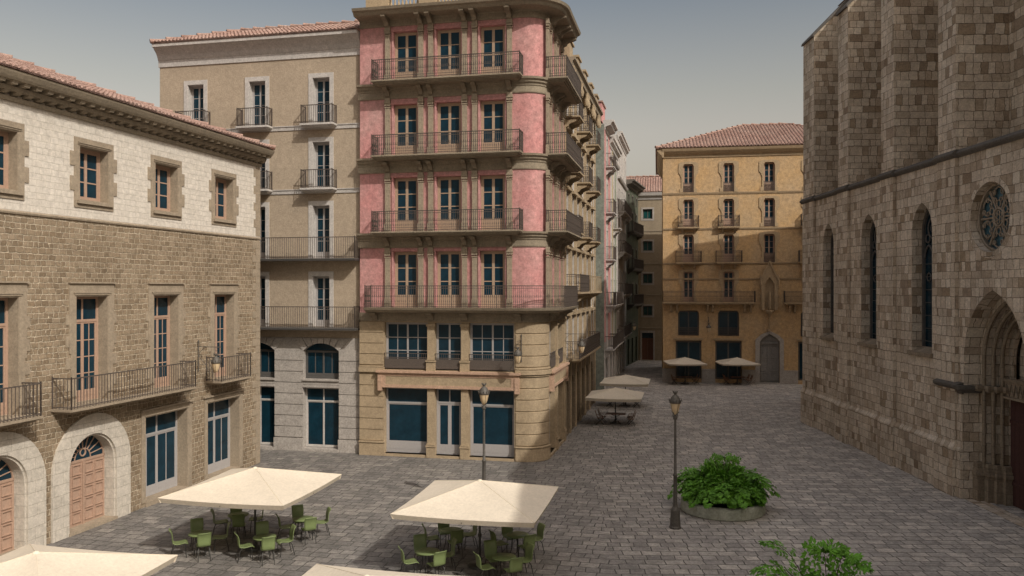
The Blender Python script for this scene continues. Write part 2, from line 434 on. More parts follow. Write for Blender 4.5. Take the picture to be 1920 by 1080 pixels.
def surround_quoin(w, h, b, qs, q=.16, th=.05):
    """flat stone frame with toothed sides round an opening w x h (origin bottom centre)"""
    x = w/2 + b; pts = []
    n = len(qs)
    right = []
    for z0, z1, on in qs:
        xx = x + (q if on else 0); right += [(xx, z0), (xx, z1)]
    left = [(-a, c) for a, c in right][::-1]
    return MB().slab(right + left, [rect(-w/2, w/2, 0, h)], -th, .02)

# ================================================================== stone and whitewash house on the left
R = math.radians
H1 = thing('stone_house', 'long stone house with whitewashed top storey, salmon windows and arched wooden doors', 'house', (-13.7, 44.6, 0), R(76.1))
F = Face(H1)
U0 = -32.
uw = [-30.3, -25.75, -21.25, -16.75, -12.27, -7.83, -3.36]        # window axes
# lower stone wall
holes = []
bw = {-16.75: 1.75, -12.27: 1.75}
baxes = [-25.7, -21.2, -16.78, -12.38, -7.85, -3.35]
for a in baxes: holes.append(rect(a-.87, a+.87, 4.98, 9.2))
arches = [-25.8, -21.3, -16.85, -12.35]
for a in arches: holes.append(round_arch(a-1.3, a+1.3, .0+.001, 2.45))
holes += [rect(-9.27, -6.32, .2, 3.9), rect(-4.78, -2.0, .2, 3.9)]
MB().slab(rect(U0, 0, 0, 12.2), holes, 0, .62).build('wall', M['stone_brown'], H1, label='lower wall of rough brown stone blocks with pale mortar')
holes = [rect(a-.8, a+.8, 12.93, 15.05) for a in uw[1:]]
MB().slab(rect(U0, 0, 12.2, 16.3), holes, -.012, .6).build('upper_wall', M['stone_white'], H1, label='whitewashed block wall of the top storey')
MB().prof([(0.05,12.1),(-.05,12.12),(-.07,12.18),(-.03,12.24),(.05,12.24)], U0, 0.02).build('string_course', M['sand'], H1)
shell(H1, U0, 0, 20, 16.3, 'stone_brown', 'side_wall', .62)
# corner quoins and strip
q = MB(); z = 12.3; i = 0
while z < 15.9:
    w = .62 if i % 2 else .42
    q.box(-w, .02, -.03, .1, z, min(z+.44, 16.)); z += .45; i += 1
q.build('corner_quoins', M['sand'], H1)
q = MB(); z = 0.02; i = 0
while z < 12.0:
    w = .75 if i % 2 else .42
    q.box(-w, .02, -.02, .1, z, min(z+.36, 12.08)); z += .375; i += 1
q.build('corner_quoins', M['sand'], H1)
# eaves cornice with two tiers of little brackets
c = MB()
c.prof([(.1,16.05),(-.1,16.05),(-.14,16.2),(.1,16.2)], U0, .03)
c.prof([(.1,16.36),(-.36,16.36),(-.4,16.5),(.1,16.5)], U0, .04)
c.prof([(.1,16.64),(-.72,16.64),(-.78,16.72),(-.86,16.86),(-.88,16.93),(.1,16.93)], U0, .06)
x = U0 + .1
while x < -.1:
    c.prof([(.05,16.2),(-.3,16.2+.1),(-.33,16.36),(.05,16.36)], x, x+.24)
    c.prof([(.05,16.5),(-.62,16.52),(-.68,16.64),(.05,16.64)], x+.02, x+.26)
    x += .52
c.build('cornice', M['sand_brown'], H1)
hip_roof(H1, U0-.2, .0, -.93, 21, 16.98, .36, 9.8, True, True, side_tiles=False)
# top-storey windows
sm = surround_quoin(1.6, 2.12, .26, [(-.3,.0,0),(.0,.35,0),(.35,.9,1),(.9,1.3,0),(1.3,1.85,1),(1.85,2.42,0)], .2, .05)
sm.box(-.95, .95, -.14, .0, -.14, -.02); sm.box(-.8, .8, -.02, .4, -.06, 0)
for zz, k in ((2.14, .03), (2.2, .06)): sm.box(-.9, .9, -.05-k, .0, zz, zz+.05)
sme = sm.mesh('surround', M['sand'])
# the reveal of each opening is dressed stone too
def lining(w, h, d, t=.03, arch=False):
    return MB().box(-w/2, -w/2+t, -.04, d, 0, h-t).box(w/2-t, w/2, -.04, d, 0, h-t).box(-w/2, w/2, -.04, d, h-t, h).box(-w/2+t, w/2-t, -.04, d, 0, t)
lme = lining(1.6, 2.12, .42).mesh('lining', M['sand'])
for a in uw[1:]:
    F.put(sme, 'surround', a, 0, 12.93); F.put(lme, 'lining', a, 0, 12.93)
    window(F, a, .36, 12.96, 1.54, 2.06, rows=3, t=.1, leaf=.07, bar=.05)
# balcony windows
s = MB()
s.slab([(-1.12,-.1),(-.87,-.1),(-.87,4.22),(.87,4.22),(.87,-.1),(1.12,-.1),(1.12,2.0),(1.2,2.0),(1.2,4.72),(-1.2,4.72),(-1.2,2.0),(-1.12,2.0)], [], -.05, .02)
s.box(-1.24, 1.24, -.13, 0, 4.70, 4.76); s.box(-.95, .95, -.08, 0, 4.24, 4.29); s.box(-1.0, 1.0, -.1, 0, 4.31, 4.35)
for i in range(9):
    if i % 2: s.box(-1.36, -1.1, -.03, .02, .15+i*.42, .15+(i+1)*.42); s.box(1.1, 1.36, -.03, .02, .15+i*.42, .15+(i+1)*.42)
sme = s.mesh('surround', M['sand']); lme = lining(1.74, 4.22, .5).mesh('lining', M['sand'])
for a in baxes:
    F.put(sme, 'surround', a, 0, 4.98); F.put(lme, 'lining', a, 0, 4.98)
    window(F, a, .42, 5.0, 1.68, 4.16, leaves=2, rows=4, sub=2, t=.1, leaf=.07, bar=.04, transom=3.15, kick=.28)
# arched doorways
AR, AZ = 1.3, 2.45
dm = MB().slab([(-2.1,0),(-1.28,0)] + arc(0, AZ, 1.28, 180, 0, 20) + [(1.28,0),(2.1,0)] + arc(0, AZ-.02, 2.1, 0, 180, 20), [], -.09, .03)
dm.slab([(-1.3,0),(-1.2,0)] + arc(0, AZ, 1.2, 180, 0, 20) + [(1.2,0),(1.3,0)] + arc(0, AZ, 1.3, 0, 180, 20), [], .0, .5)
dme = dm.mesh('arch_surround', M['arch_white'])
leafm = MB()
for sx in (-1, 1):
    a, b = (-1.2, -.01) if sx < 0 else (.01, 1.2)
    leafm.box(a, b, .03, .09, 0, 2.5)
    for r_ in range(5):
        for c_ in range(2):
            x0 = a+.09+c_*(b-a-.1)/2; x1 = x0+(b-a-.1)/2-.1; z0 = .12+r_*.47
            for q in ((x0,x1,z0,z0+.03),(x0,x1,z0+.37,z0+.4),(x0,x0+.03,z0+.03,z0+.37),(x1-.03,x1,z0+.03,z0+.37)):
                leafm.box(q[0], q[1], -.015, .03, q[2], q[3])
leafm.box(-.045, .045, -.03, .03, 0, 2.5)
lfm = leafm.mesh('door', M['wood'])
fan = MB(); fan.box(-1.2, 1.2, .0, .1, 2.5, 2.6)
def ringpoly(r0, r1, a0, a1, n, cz): return arc(0, cz, r1, a0, a1, n) + arc(0, cz, r0, a1, a0, n)
fan.slab(ringpoly(1.12, 1.2, 3, 177, 18, 2.47), [], .0, .08)
for k in range(1, 10):
    t = R(18*k); fan.bar((math.cos(t)*.42, .04, 2.6+math.sin(t)*.42), (math.cos(t)*1.12, .04, 2.5+math.sin(t)*1.1), .035)
fan.slab(arc(0, 2.86, .17, 0, 342, 16), [arc(0, 2.86, .12, 0, 342, 16)], .01, .07)
fan.slab(ringpoly(.4, .44, 0, 180, 14, 2.6), [], .02, .07)
fanm = fan.mesh('fanlight', M['wood'])
fgm = MB().slab([(-1.18,2.52),(1.18,2.52)] + arc(0, 2.5, 1.17, 0, 180, 18)[1:-1], [], .05, .06).mesh('glass', M['glass'])
dsm = MB().box(-1.3, 1.3, -.12, .55, 0, .12).mesh('door_step', M['sand'])
for a in arches:
    F.put(dme, 'arch_surround', a, 0, 0)
    F.put(lfm, 'door', a, .42, .12); o = F.put(fanm, 'fanlight', a, .42, .1); inst(fgm, 'glass', o)
    F.put(dsm, 'door_step', a, 0, 0)
# shop windows
for a, b in ((-9.27, -6.32), (-4.78, -2.0)):
    w = b-a; c_ = (a+b)/2
    s = MB().slab([(-w/2-.22,.0),(-w/2,.0),(-w/2,3.7),(w/2,3.7),(w/2,.0),(w/2+.3,.0),(w/2+.3,3.98),(-w/2-.22,3.98)], [], -.05, .02)
    s.box(-w/2-.3, w/2+.36, -.14, .0, 3.96, 4.03); s.box(-w/2-.05, w/2+.05, -.08, .0, 3.72, 3.76); s.box(-w/2, w/2, -.1, .7, -.2, 0)
    F.part(s, 'surround', M['sand'], c_, 0, .2); F.part(lining(w, 3.7, .62), 'lining', M['sand'], c_, 0, .2)
    window(F, c_, .5, .22, w-.06, 3.66, name='shop_window', leaves=2, rows=1, sub=2, t=.09, leaf=.07, bar=.05, transom=2.7, kick=.3, mat='white_frame')
# balconies
def stone_balcony(u0, u1, label):
    return balcony(F, u0, u1, .92, 4.98, th=.2, h=1.15, sp=.155, mat='sand', label=label, steps=((0,1.),(.45,.93),(.7,.8)))
stone_balcony(-23., -15.75, 'long balcony above the left arched door')
stone_balcony(-14.45, -6.85, 'long balcony spanning two tall windows')
stone_balcony(-4.9, -2.25, 'short balcony under the last tall window')

# ================================================================== cream house
P0 = (-8.68, 46.9); PR = R(-12.2)
def wp(u, d): return (P0[0] + u*math.cos(PR) - d*math.sin(PR), P0[1] + u*math.sin(PR) + d*math.cos(PR), 0)
H2 = thing('cream_house', 'cream rendered house with white window surrounds, small iron balconies and grey stone base', 'house', wp(0, .3), PR)
F = Face(H2)
ax = [-10.66, -6.6, -2.53]
hs = []
rows2 = [(18.97, 21.73), (15.25, 18.0), (11.2, 14.3), (7.22, 10.2)]
for a in ax:
    for z0, z1 in rows2: hs.append(rect(a-.54, a+.54, z0, z1))
MB().slab(rect(-13.1, -.01, 6.62, 23.2), hs, 0, .5).build('wall', M['cream'], H2)
shell(H2, -13.1, -.01, 12, 23.3, 'cream', 'side_wall', .5)
# white surrounds and casements
for i, (z0, z1) in enumerate(rows2):
    h = z1-z0
    s = MB().slab([(-.78,0),(-.54,0),(-.54,h),(.54,h),(.54,0),(.78,0),(.78,h+.26),(-.78,h+.26)], [], -.045, .02)
    s.box(-.54, -.515, -.02, .44, 0, h); s.box(.515, .54, -.02, .44, 0, h); s.box(-.515, .515, -.02, .44, h-.025, h)
    me = s.mesh('surround', M['greywhite'])
    for a in ax:
        F.put(me, 'surround', a, 0, z0)
        window(F, a, .36, z0, 1.03, h-.02, rows=4, t=.06, leaf=.055, bar=.03, kick=.3 if i > 1 else .1, mat='white_frame')
for z0, z1 in ((18.72, 18.98), (15.0, 15.26)):
    MB().prof([(.02,z0),(-.05,z0),(-.06,z1-.07),(-.1,z1-.05),(-.1,z1),(.02,z1)], -13.14, -.02).build('string_course', M['greywhite'], H2)
MB().prof([(.1,22.9),(-.06,22.9),(-.06,23.28),(-.10,23.32),(-.14,23.42),(-.20,23.56),(-.32,23.72),(-.46,23.84),(-.56,23.94),(-.68,23.97),(-.68,24.16),(.1,24.16)], -13.16, -.05).build('cornice', M['greywhite'], H2)
hip_roof(H2, -13.24, .0, -.74, 11.8, 24.2, .42, 3.8, True, False, side_tiles=False)
for i, z in enumerate((18.98, 15.26)):
    for a in ax:
        balcony(F, a-1.02, a+1.02, .68, z, th=.24, h=1.04, sp=.125, mat='greywhite', steps=((0,1.),(.45,.9),(.75,.8)))
for z in (11.2, 7.22):
    balcony(F, -13.1, -.06, .88, z, th=.13, h=1.2, sp=.135, mat='dark_frame', steps=((0,1.),(.5,.97)), brk=None)
# grey ground floor
ops = [(-11.75, -9.5), (-7.7, -5.45), (-3.65, -1.4)]
hs = []
for a, b in ops:
    hs.append(seg_arch(a, b, 4.2, 5.85, 6.3)); hs.append(rect(a, b, .18, 3.7))
MB().slab(rect(-13.1, -.01, 0, 6.61), hs, -.0, .55).build('ground_floor_wall', M['granite'], H2)
g = MB()
piers = [(-13.1, -11.75), (-9.5, -7.7), (-5.45, -3.65), (-1.4, -.02)]
for a, b in piers:
    grooves(g, a+.0, b-.0, fr(8, .78, 5.92), -.07, .0, .04)
    g.box(a-.03, b+.03 if b < -.1 else b, -.13, .0, 0.005, .74)
for a, b in ops:                                                     # voussoirs over the arches
    c_ = (a+b)/2; w = (b-a)/2; hh = .45; r_ = (w*w+hh*hh)/(2*hh); cz = 6.3-r_; am = math.degrees(math.asin(w/r_))
    n = 7
    for k in range(n):
        t0 = 90-am*1.0+2*am*k/n+.5; t1 = 90-am*1.0+2*am*(k+1)/n-.5
        ins = [(c_+r_*math.cos(R(t)), cz+r_*math.sin(R(t))) for t in (t0, t1)]
        ex = .9 if k in (0, n-1) else .0
        def hit(t, zt=6.58):
            L = (zt-cz)/math.sin(R(t)); return (c_+L*math.cos(R(t)), zt)
        g.slab([ins[0], hit(t0), hit(t1), ins[1]], [], -.07 - (.04 if k == n//2 else 0), .0)
    g.box(a, b, -.1, .0, 3.72, 3.86); g.box(a, b, -.05, .0, 3.88, 4.1); g.box(a-.02, b+.02, -.14, .0, 4.1, 4.2)
    g.box(a, b, -.16, .5, 0, .17)
g.build('rusticated_blocks', M['granite'], H2)
for a, b in ops:
    c_ = (a+b)/2; w = b-a
    window(F, c_, .3, 4.22, w-.02, 1.62, leaves=2, rows=1, sub=2, t=.07, leaf=.05, bar=.05, mat='dark_frame', kick=.18)
    al = MB().slab(seg_arch(-w/2, w/2, 5.82, 5.86, 6.29)[2:] , [], .33, .4)
    F.part(al, 'arch_light', M['glass'], c_, 0, 0)
    window(F, c_, .32, .2, w-.02, 3.48, name='shop_window', leaves=2, rows=1, t=.08, leaf=.05, transom=2.65, mat='greywhite')
# ================================================================== pink corner building
H3 = thing('pink_corner_building', 'tall pink corner building with rounded corner, tan pilasters and balconies on every floor', 'building', wp(0, 0), PR)
F = Face(H3); SX, SR, SL = 10.7, 1.2, 7.0                  # side plane, corner radius, side length
G = Face(H3, SX, 0, PI/2)                                   # the facade on the side street (u = distance from the corner)
def path3(d, u0, u1, n=12):
    pts = [(u0, -d)] if u0 < SX-SR else []
    pts += [(SX-SR + (SR+d)*math.sin(t), SR - (SR+d)*math.cos(t)) for t in fr(n, 0, PI/2)]
    return pts + [(SX+d, u1)]
def sweep(m, pr, u0, u1, pathf=path3, smooth=False):
    """closed profile (d, z) carried round the corner"""
    ls = [pathf(d, u0, u1) for d, z in pr]; n = len(ls[0]); k = len(pr)
    vs = [(ls[j][i][0], ls[j][i][1], pr[j][1]) for i in range(n) for j in range(k)]
    fs = [(i*k+j, i*k+(j+1) % k, (i+1)*k+(j+1) % k, (i+1)*k+j) for i in range(n-1) for j in range(k)]
    m.add(vs, fs, smooth)
    t = tessellate_polygon([[Vector((d, z, 0)) for d, z in pr]])
    m.add(vs[:k] + vs[-k:], [tuple(a) for a in t] + [tuple(i+k for i in a) for a in t])
    return m
ZS = [8.4, 12.62, 16.86, 21.04]; WT = [11.55, 15.72, 19.85, 23.96]
WU = [(2.03, 3.46), (4.56, 5.98), (7.07, 8.49)]; SU = [(1.75, 3.0), (4.2, 5.45)]
MB().slab(rect(0, 9.5, 8.1, 24.7), [rect(a, b, z, t) for a, b in WU for z, t in zip(ZS, WT)], 0, .45).build('wall', M['pink'], H3)
G.part(MB().slab(rect(1.2, SL, 8.1, 24.7), [rect(a, b, z, t) for a, b in SU for z, t in zip(ZS, WT)], 0, .45), 'side_wall', M['pink'])
sweep(MB(), [(0,8.1),(0,24.7),(-.4,24.7),(-.4,8.1)], 9.5, 1.2, lambda d,a,b: path3(d, 9.6, 1.2, 28)[:-1], False).build('corner_wall', M['pink'], H3)
m = MB(); m.box(.0, .3, .46, 12, 0, 24.7); m.box(.3, SX-.46, 7.5, SL, 0, 24.7); m.box(.31, SX-1.3, 1.3, 7.4, 0, 24.6); m.box(.0, SX-.05, .5, SL, 24.7, 25.0)
m.build('rear_wall', M['sand_light'], H3)
# bands and cornices
for Z in ZS[1:]:
    sweep(MB(), [(-.02,Z-.86),(.05,Z-.86),(.07,Z-.8),(.07,Z-.48),(.11,Z-.46),(.13,Z-.36),(.22,Z-.3),(.24,Z-.2),(.34,Z-.14),(.37,Z-.03),(-.02,Z-.01)], -.08, SL).build('cornice_band', M['sand_brown'], H3)
sweep(MB(), [(-.02,24.28),(.05,24.28),(.07,24.36),(.07,24.62),(.16,24.68),(.9,24.70),(.96,24.76),(1.02,24.86),(1.16,24.92),(1.22,25.06),(-.3,25.12)], -.0, 5.9).build('cornice', M['sand_brown'], H3)
sweep(MB(), [(-.02,7.62),(.04,7.62),(.06,7.7),(.06,8.1),(-.02,8.1)], -.02, SL).build('cornice_band', M['sand_brown'], H3)
sl = sweep(MB(), [(-.02,8.1),(.55,8.12),(.72,8.16),(.8,8.24),(.96,8.28),(1.02,8.41),(-.02,8.415)], .62, 6.4).build('balcony', M['sand_brown'], H3, label='long balcony that wraps round the corner')
pp = path3(.94, .68, 6.3, 10)
rail_mb([(.68, -.02)] + [(.68, -.94)] + pp[1:] + [(SX+.02, 6.3)], 1.2, .115, 'dense', .016).build('railing', M['iron'], sl, (0, 0, 8.415))
# parapet with balustrade on the roof
p = MB(); p.box(.35, 9.6, -.1, .25, 25.1, 25.32); p.box(.35, 9.6, -.1, .25, 26.1, 26.3)
for a, b in ((.4, 1.75), (3.55, 4.6), (6.6, 7.6), (9.0, 9.6)): p.box(a, b, -.13, .28, 25.1, 26.35)
for a, b in ((1.75, 3.55), (4.6, 6.6), (7.6, 9.0)):
    n = int((b-a)/.2)
    for i in range(n):
        p.lathe([(.05,25.32),(.075,25.4),(.085,25.52),(.05,25.7),(.04,25.85),(.07,26.0),(.07,26.1)], 6, (a+(i+.5)*(b-a)/n, .07, 0))
p.build('parapet', M['sand_light'], H3)
# pilasters, brackets, windows, balconies of the four pink floors
PU = [1.7, 3.67, 4.25, 6.21, 6.79, 8.76]; PSU = [.55, 1.5, 3.25, 3.95, 5.7]
def pilaster(h):
    m = MB(); w = .135
    m.box(-w-.03, w+.03, -.19, .01, 0, .5); m.box(-w, w, -.15, .01, .5, h-.52)
    m.box(-w-.03, w+.03, -.18, .01, h-.56, h-.5); m.box(-w-.02, w+.02, -.17, .01, h-.44, h-.3); m.box(-w-.05, w+.05, -.21, .01, h-.3, h-.22)
    m.box(-w-.02, w+.02, -.17, .01, h-.22, h)
    for s_ in (-1, 1): m.tube([(s_*w*.95, -.19, h-.4), (s_*w*.95, .0, h-.4)], .05, 6)
    return m
for Z, T in zip(ZS, WT):
    top = (Z+4.22-.86) if Z < 21 else 24.3
    h = top - Z; me = pilaster(h).mesh('pilaster', M['sand'])
    for u in PU: F.put(me, 'pilaster', u, 0, Z)
    for u in PSU: G.put(me, 'pilaster', u, 0, Z)
    rec = MB()                                              # dark pink lintel strip and jamb strips of the recess
    w = 1.43
    rec.box(-w/2-.2, w/2+.2, -.05, .01, T-Z+.02, T-Z+.14); rec.box(-w/2-.09, -w/2, -.06, .01, 0, T-Z); rec.box(w/2, w/2+.09, -.06, .01, 0, T-Z)
    rme = rec.mesh('surround', M['pink'])
    for (a, b) in WU:
        F.put(rme, 'surround', (a+b)/2, 0, Z)
        window(F, (a+b)/2, .2, Z, b-a-.01, T-Z, rows=3, t=.09, leaf=.075, bar=.05, kick=.55, mat='wood_beige')
    for (a, b) in SU:
        window(G, (a+b)/2, .2, Z, b-a-.01, T-Z, rows=3, t=.09, leaf=.075, bar=.05, kick=.55, mat='wood_beige')
    cme = console(.26, .62 if Z < 21 else .95, .5).mesh('bracket', M['sand_brown'])
    zt = Z+4.22-.3 if Z < 21 else 24.7
    for u in PU: F.put(cme, 'bracket', u, 0, zt)
    for u in PSU[1:]: G.put(cme, 'bracket', u, 0, zt)
    if Z > 9:
        balcony(F, 1.05, 9.55, 1.05, Z+.01, th=.26, h=1.12, sp=.115, style='dense', mat='sand_brown', steps=((0,1.),(.3,.95),(.55,.88),(.8,.8)))
        balcony(G, .35, 6.5, 1.2, Z+.01, th=.26, h=1.12, sp=.115, style='dense', mat='sand_brown', steps=((0,1.),(.3,.95),(.55,.88),(.8,.8)))
# stone base: mezzanine and shop
mz = [(1.48, 4.05), (4.47, 6.0), (6.44, 9.01)]; sd = [(1.6, 3.5), (4.1, 6.3)]
hs = [rect(a, b, 4.9, 7.56) for a, b in mz] + [rect(a, b, .14, 3.9) for a, b in mz]
MB().slab(rect(0, 9.5, 0, 8.09), hs, 0, .5).build('ground_floor_wall', M['sand_light'], H3)
G.part(MB().slab(rect(1.2, SL, 0, 8.09), [rect(a, b, 4.9, 7.56) for a, b in sd] + [rect(a, b, .14, 3.9) for a, b in sd], 0, .5), 'ground_floor_side_wall', M['sand_light'])
m = sweep(MB(), [(0,0),(0,8.09),(-.4,8.09),(-.4,0)], 9.5, 1.2, lambda d,a,b: path3(d, 9.6, 1.2, 28)[:-1], False)
def block_ring(z0, z1, d): sweep(m, [(-.02,z0),(d-.02,z0),(d,z0+.02),(d,z1-.02),(d-.02,z1),(-.02,z1)], 9.1, 1.15)
for a, b in zip(fr(6, .84, 4.62)[:-1], fr(6, .84, 4.62)[1:]): block_ring(a+.02, b-.02, .05)
for a, b in zip(fr(4, 5.15, 7.6)[:-1], fr(4, 5.15, 7.6)[1:]): block_ring(a+.02, b-.02, .05)
block_ring(0.005, .72, .12); block_ring(.74, .82, .17); block_ring(4.63, 4.72, .12); block_ring(4.74, 5.0, .2); block_ring(5.02, 5.12, .13)
m.build('rounded_corner_blocks', M['sand_light'], H3)
g = MB()
grooves(g, -.01, 1.42, fr(6, .84, 4.62), -.05, .0, .04); grooves(g, -.01, 1.42, fr(4, 5.15, 7.6), -.05, .0, .04)
g.box(-.01, 1.5, -.12, 0, .005, .72); g.box(-.02, 1.54, -.17, 0, .74, .82); g.box(-.02, 1.5, -.16, 0, 4.74, 5.0); g.box(-.02, 1.46, -.1, 0, 5.02, 5.1)
g.build('rusticated_blocks', M['sand_light'], H3)
def small_pier(w):
    m = MB()
    for z0, k in ((.0, 0), (4.9, 1)):
        if k == 0: m.box(-w/2-.05, w/2+.05, -.16, .0, .005, .6); m.box(-w/2-.08, w/2+.08, -.2, 0, .62, .7); m.box(-w/2-.04, w/2+.04, -.15, 0, .72, .8); m.box(-w/2, w/2, -.1, 0, .8, 3.86)
        else: m.box(-w/2-.05, w/2+.05, -.16, .0, 4.86, 5.35); m.box(-w/2-.08, w/2+.08, -.2, 0, 5.37, 5.45); m.box(-w/2-.02, w/2+.02, -.13, 0, 5.47, 5.55); m.box(-w/2, w/2, -.1, 0, 5.55, 7.35); m.box(-w/2-.05, w/2+.05, -.16, 0, 7.35, 7.5)
    return m
spm = small_pier(.42).mesh('shop_pier', M['sand_light'])
F.put(spm, 'shop_pier', 4.26); F.put(spm, 'shop_pier', 6.22); G.put(spm, 'shop_pier', 3.8); G.put(spm, 'shop_pier', 6.6)
cme = console(.36, .6, .42).mesh('bracket', M['sand_brown'])
for u in (.95, 4.26, 6.22, 9.25): F.put(cme, 'bracket', u, 0, 8.11)
for u in (1.4, 3.8, 6.6): G.put(cme, 'bracket', u, 0, 8.11)
def sign(Fc, a, b, name='shopfront_beam'):
    w = b-a; m = MB()
    m.box(0, w, -.2, 0, 3.9, 4.72); m.box(.42, w-.42, -.24, -.2, 4.55, 4.72); m.box(.0, w, -.25, -.2, 3.9, 4.06); m.box(0, .42, -.245, -.2, 4.06, 4.7); m.box(w-.42, w, -.245, -.2, 4.06, 4.7)
    m.box(-.12, w+.12, -.36, 0, 4.74, 4.86); m.box(-.06, w+.06, -.3, 0, 4.69, 4.735)
    m.box(-.02, .22, -.3, 0, 3.72, 4.6); m.box(w-.22, w+.02, -.3, 0, 3.72, 4.6)
    o = Fc.part(m, name, M['salmon'], a, 0, 0)
    MB().box(.42, w-.42, -.215, -.2, 4.06, 4.55).build('panel', M['sand_light'], o)
sign(F, 1.2, 9.3); sign(G, 1.3, 6.9)
for Fc, lst in ((F, mz), (G, sd)):
    for i, (a, b) in enumerate(lst):
        w = b-a; c_ = (a+b)/2; nl = 2; wide = w > 1.8
        window(Fc, c_, .28, 4.9, w-.01, 2.66, leaves=2, rows=3, sub=2 if wide else 1, t=.07, leaf=.05, bar=.045, kick=.2, mat='white_frame')
        pn = MB().box(-w/2+.02, w/2-.02, -.04, -.02, .08, .62)
        pn.box(-w/2+.02, w/2-.02, -.05, -.01, .66, .7)
        pn.box(-w/2+.02, w/2-.02, -.06, 0, .9, .94)
        for k in range(int(w/.12)+1): pn.box(-w/2+.03+k*.12, -w/2+.045+k*.12, -.04, -.025, .62, .9)
        Fc.part(pn, 'railing', M['iron_panel'], c_, 0, 4.9)
        if wide: window(Fc, c_, .3, .16, w-.01, 3.72, name='shop_window', leaves=1, rows=1, t=.1, leaf=.06, transom=2.78, kick=.5, mat='white_frame')
        else: window(Fc, c_, .3, .16, w-.01, 3.72, name='shop_door', leaves=2, rows=1, t=.1, leaf=.1, transom=2.85, kick=.35, mat='white_frame')
        Fc.part(MB().box(-w/2, w/2, -.1, .5, 0, .14), 'door_step', M['sand_light'], c_, 0, 0)

# ================================================================== houses along the side street
SRot = R(77.8)
S0 = (P0[0] + SX*math.cos(PR), P0[1] + SX*math.sin(PR))
def sp(o, u, d=0): return (o[0] + u*math.cos(SRot) - d*math.sin(SRot), o[1] + u*math.sin(SRot) + d*math.cos(SRot), 0)
M['ground_stone'] = plaster('dark_sandstone_base', (.23,.18,.125), stain=.3, bmp=.5)
H4 = thing('street_building', 'tan and grey building with roof parapet blocks and projecting balconies, beyond the pink building', 'building', sp(S0, SL+.02), SRot)
F = Face(H4); L4 = 17.1
ax = [1.2, 3.9, 6.3, 9.0, 11.6, 14.6]; zs = [5.0, 9.25, 13.0, 16.8, 20.3]
hs = [rect(a-.55, a+.55, z, z+2.6) for a in ax for z in zs]
MB().slab(rect(0, L4, 4.6, 23.3), hs, 0, .45).build('wall', M['white_wall'], H4)
g4 = MB().slab(rect(0, L4, 0, 4.59), [round_arch(a-.7, a+.7, .1, 2.95) for a in ax], 0, .45)
for a, b in zip([0] + [x+.72 for x in ax], [x-.72 for x in ax] + [L4]): grooves(g4, a+.02, b-.02, fr(6, .4, 3.6), -.05, 0, .05)
g4.build('ground_floor_wall', M['ground_stone'], H4)
shell(H4, 0, L4, 9, 23.4, 'sand_light', 'rear_wall', .45)
m = MB(); m2 = MB()
for a in ax:
    for s_ in (-1, 1):
        m.box(a+s_*.75-.12, a+s_*.75+.12, -.07, 0, 4.7, 23.2)
    for z in zs: m.box(a-.95, a+.95, -.26, 0, z+2.75, z+2.95)
for u in (0.05, 2.4, 5.0, 7.5, 10.2, 13., 16.6): m.box(u-.05, u+.3, -.1, 0, 0, 23.2)
m.build('pilasters', M['sand_light'], H4)
for z in (4.6, 8.85): MB().prof([(.01,z),(-.1,z),(-.16,z+.2),(-.3,z+.3),(-.3,z+.38),(.01,z+.38)], 0, L4).build('string_course', M['sand_brown'], H4)
m2.prof([(.1,23.1),(-.1,23.1),(-.14,23.4),(-.5,23.5),(-.55,23.75),(-.7,23.85),(-.7,24.0),(.1,24.0)], 0, L4)
m2.build('cornice', M['sand_brown'], H4)
m = MB()
for i, u in enumerate((.2, 3.9, 7.7, 11.5, 15.2)):
    m.box(u-.1, u+1.3, -.35, .4, 24.0, 25.0); m.box(u-.2, u+1.4, -.45, .5, 25.0, 25.14)
    if i < 4:
        m.box(u+1.3, u+3.7, -.1, .15, 24.0, 24.25)
        for k in range(7): m.lathe([(.07,24.25),(.09,24.45),(.05,24.65),(.08,24.78)], 6, (u+1.55+k*.32, .02, 0))
        m.box(u+1.3, u+3.7, -.12, .18, 24.78, 24.9)
    m.lathe([(.16,22.6),(.22,22.9),(.12,23.2),(.2,23.5)], 6, (u+.2, -.45, 0)); m.lathe([(.16,22.6),(.22,22.9),(.12,23.2),(.2,23.5)], 6, (u+1.0, -.45, 0))
m.build('parapet', M['sand_light'], H4)
for a in ax:
    for z in zs: window(F, a, .25, z, 1.08, 2.58, rows=3, t=.08, leaf=.06, kick=.3, mat='wood_beige')
    window(F, a, .28, .1, 1.38, 3.48, name='shop_window', leaves=2, rows=1, t=.09, transom=2.6, mat='dark_frame')
for z in zs[2:]:
    for a in (1.0, 6.3, 11.6): balcony(F, a-.98, a+1.0, 1.0, z, th=.24, h=1.05, sp=.14, style='dense', mat='sand_light', steps=((0,1.),(.4,.92),(.7,.84)), brk=(a-.8, a+.8))
balcony(F, .3, 5., 1.05, zs[1], th=.24, h=1.1, sp=.14, style='dense', mat='sand_light', brk=(1., 4.3))
balcony(F, 5.6, 12.8, 1.05, zs[1], th=.24, h=1.1, sp=.34, mat='sand_light', iron='sand_light', brk=(6., 9.2, 12.2))
balcony(F, .5, 12.8, .95, zs[0], th=.24, h=1.1, sp=.15, style='dense', mat='sand_light')

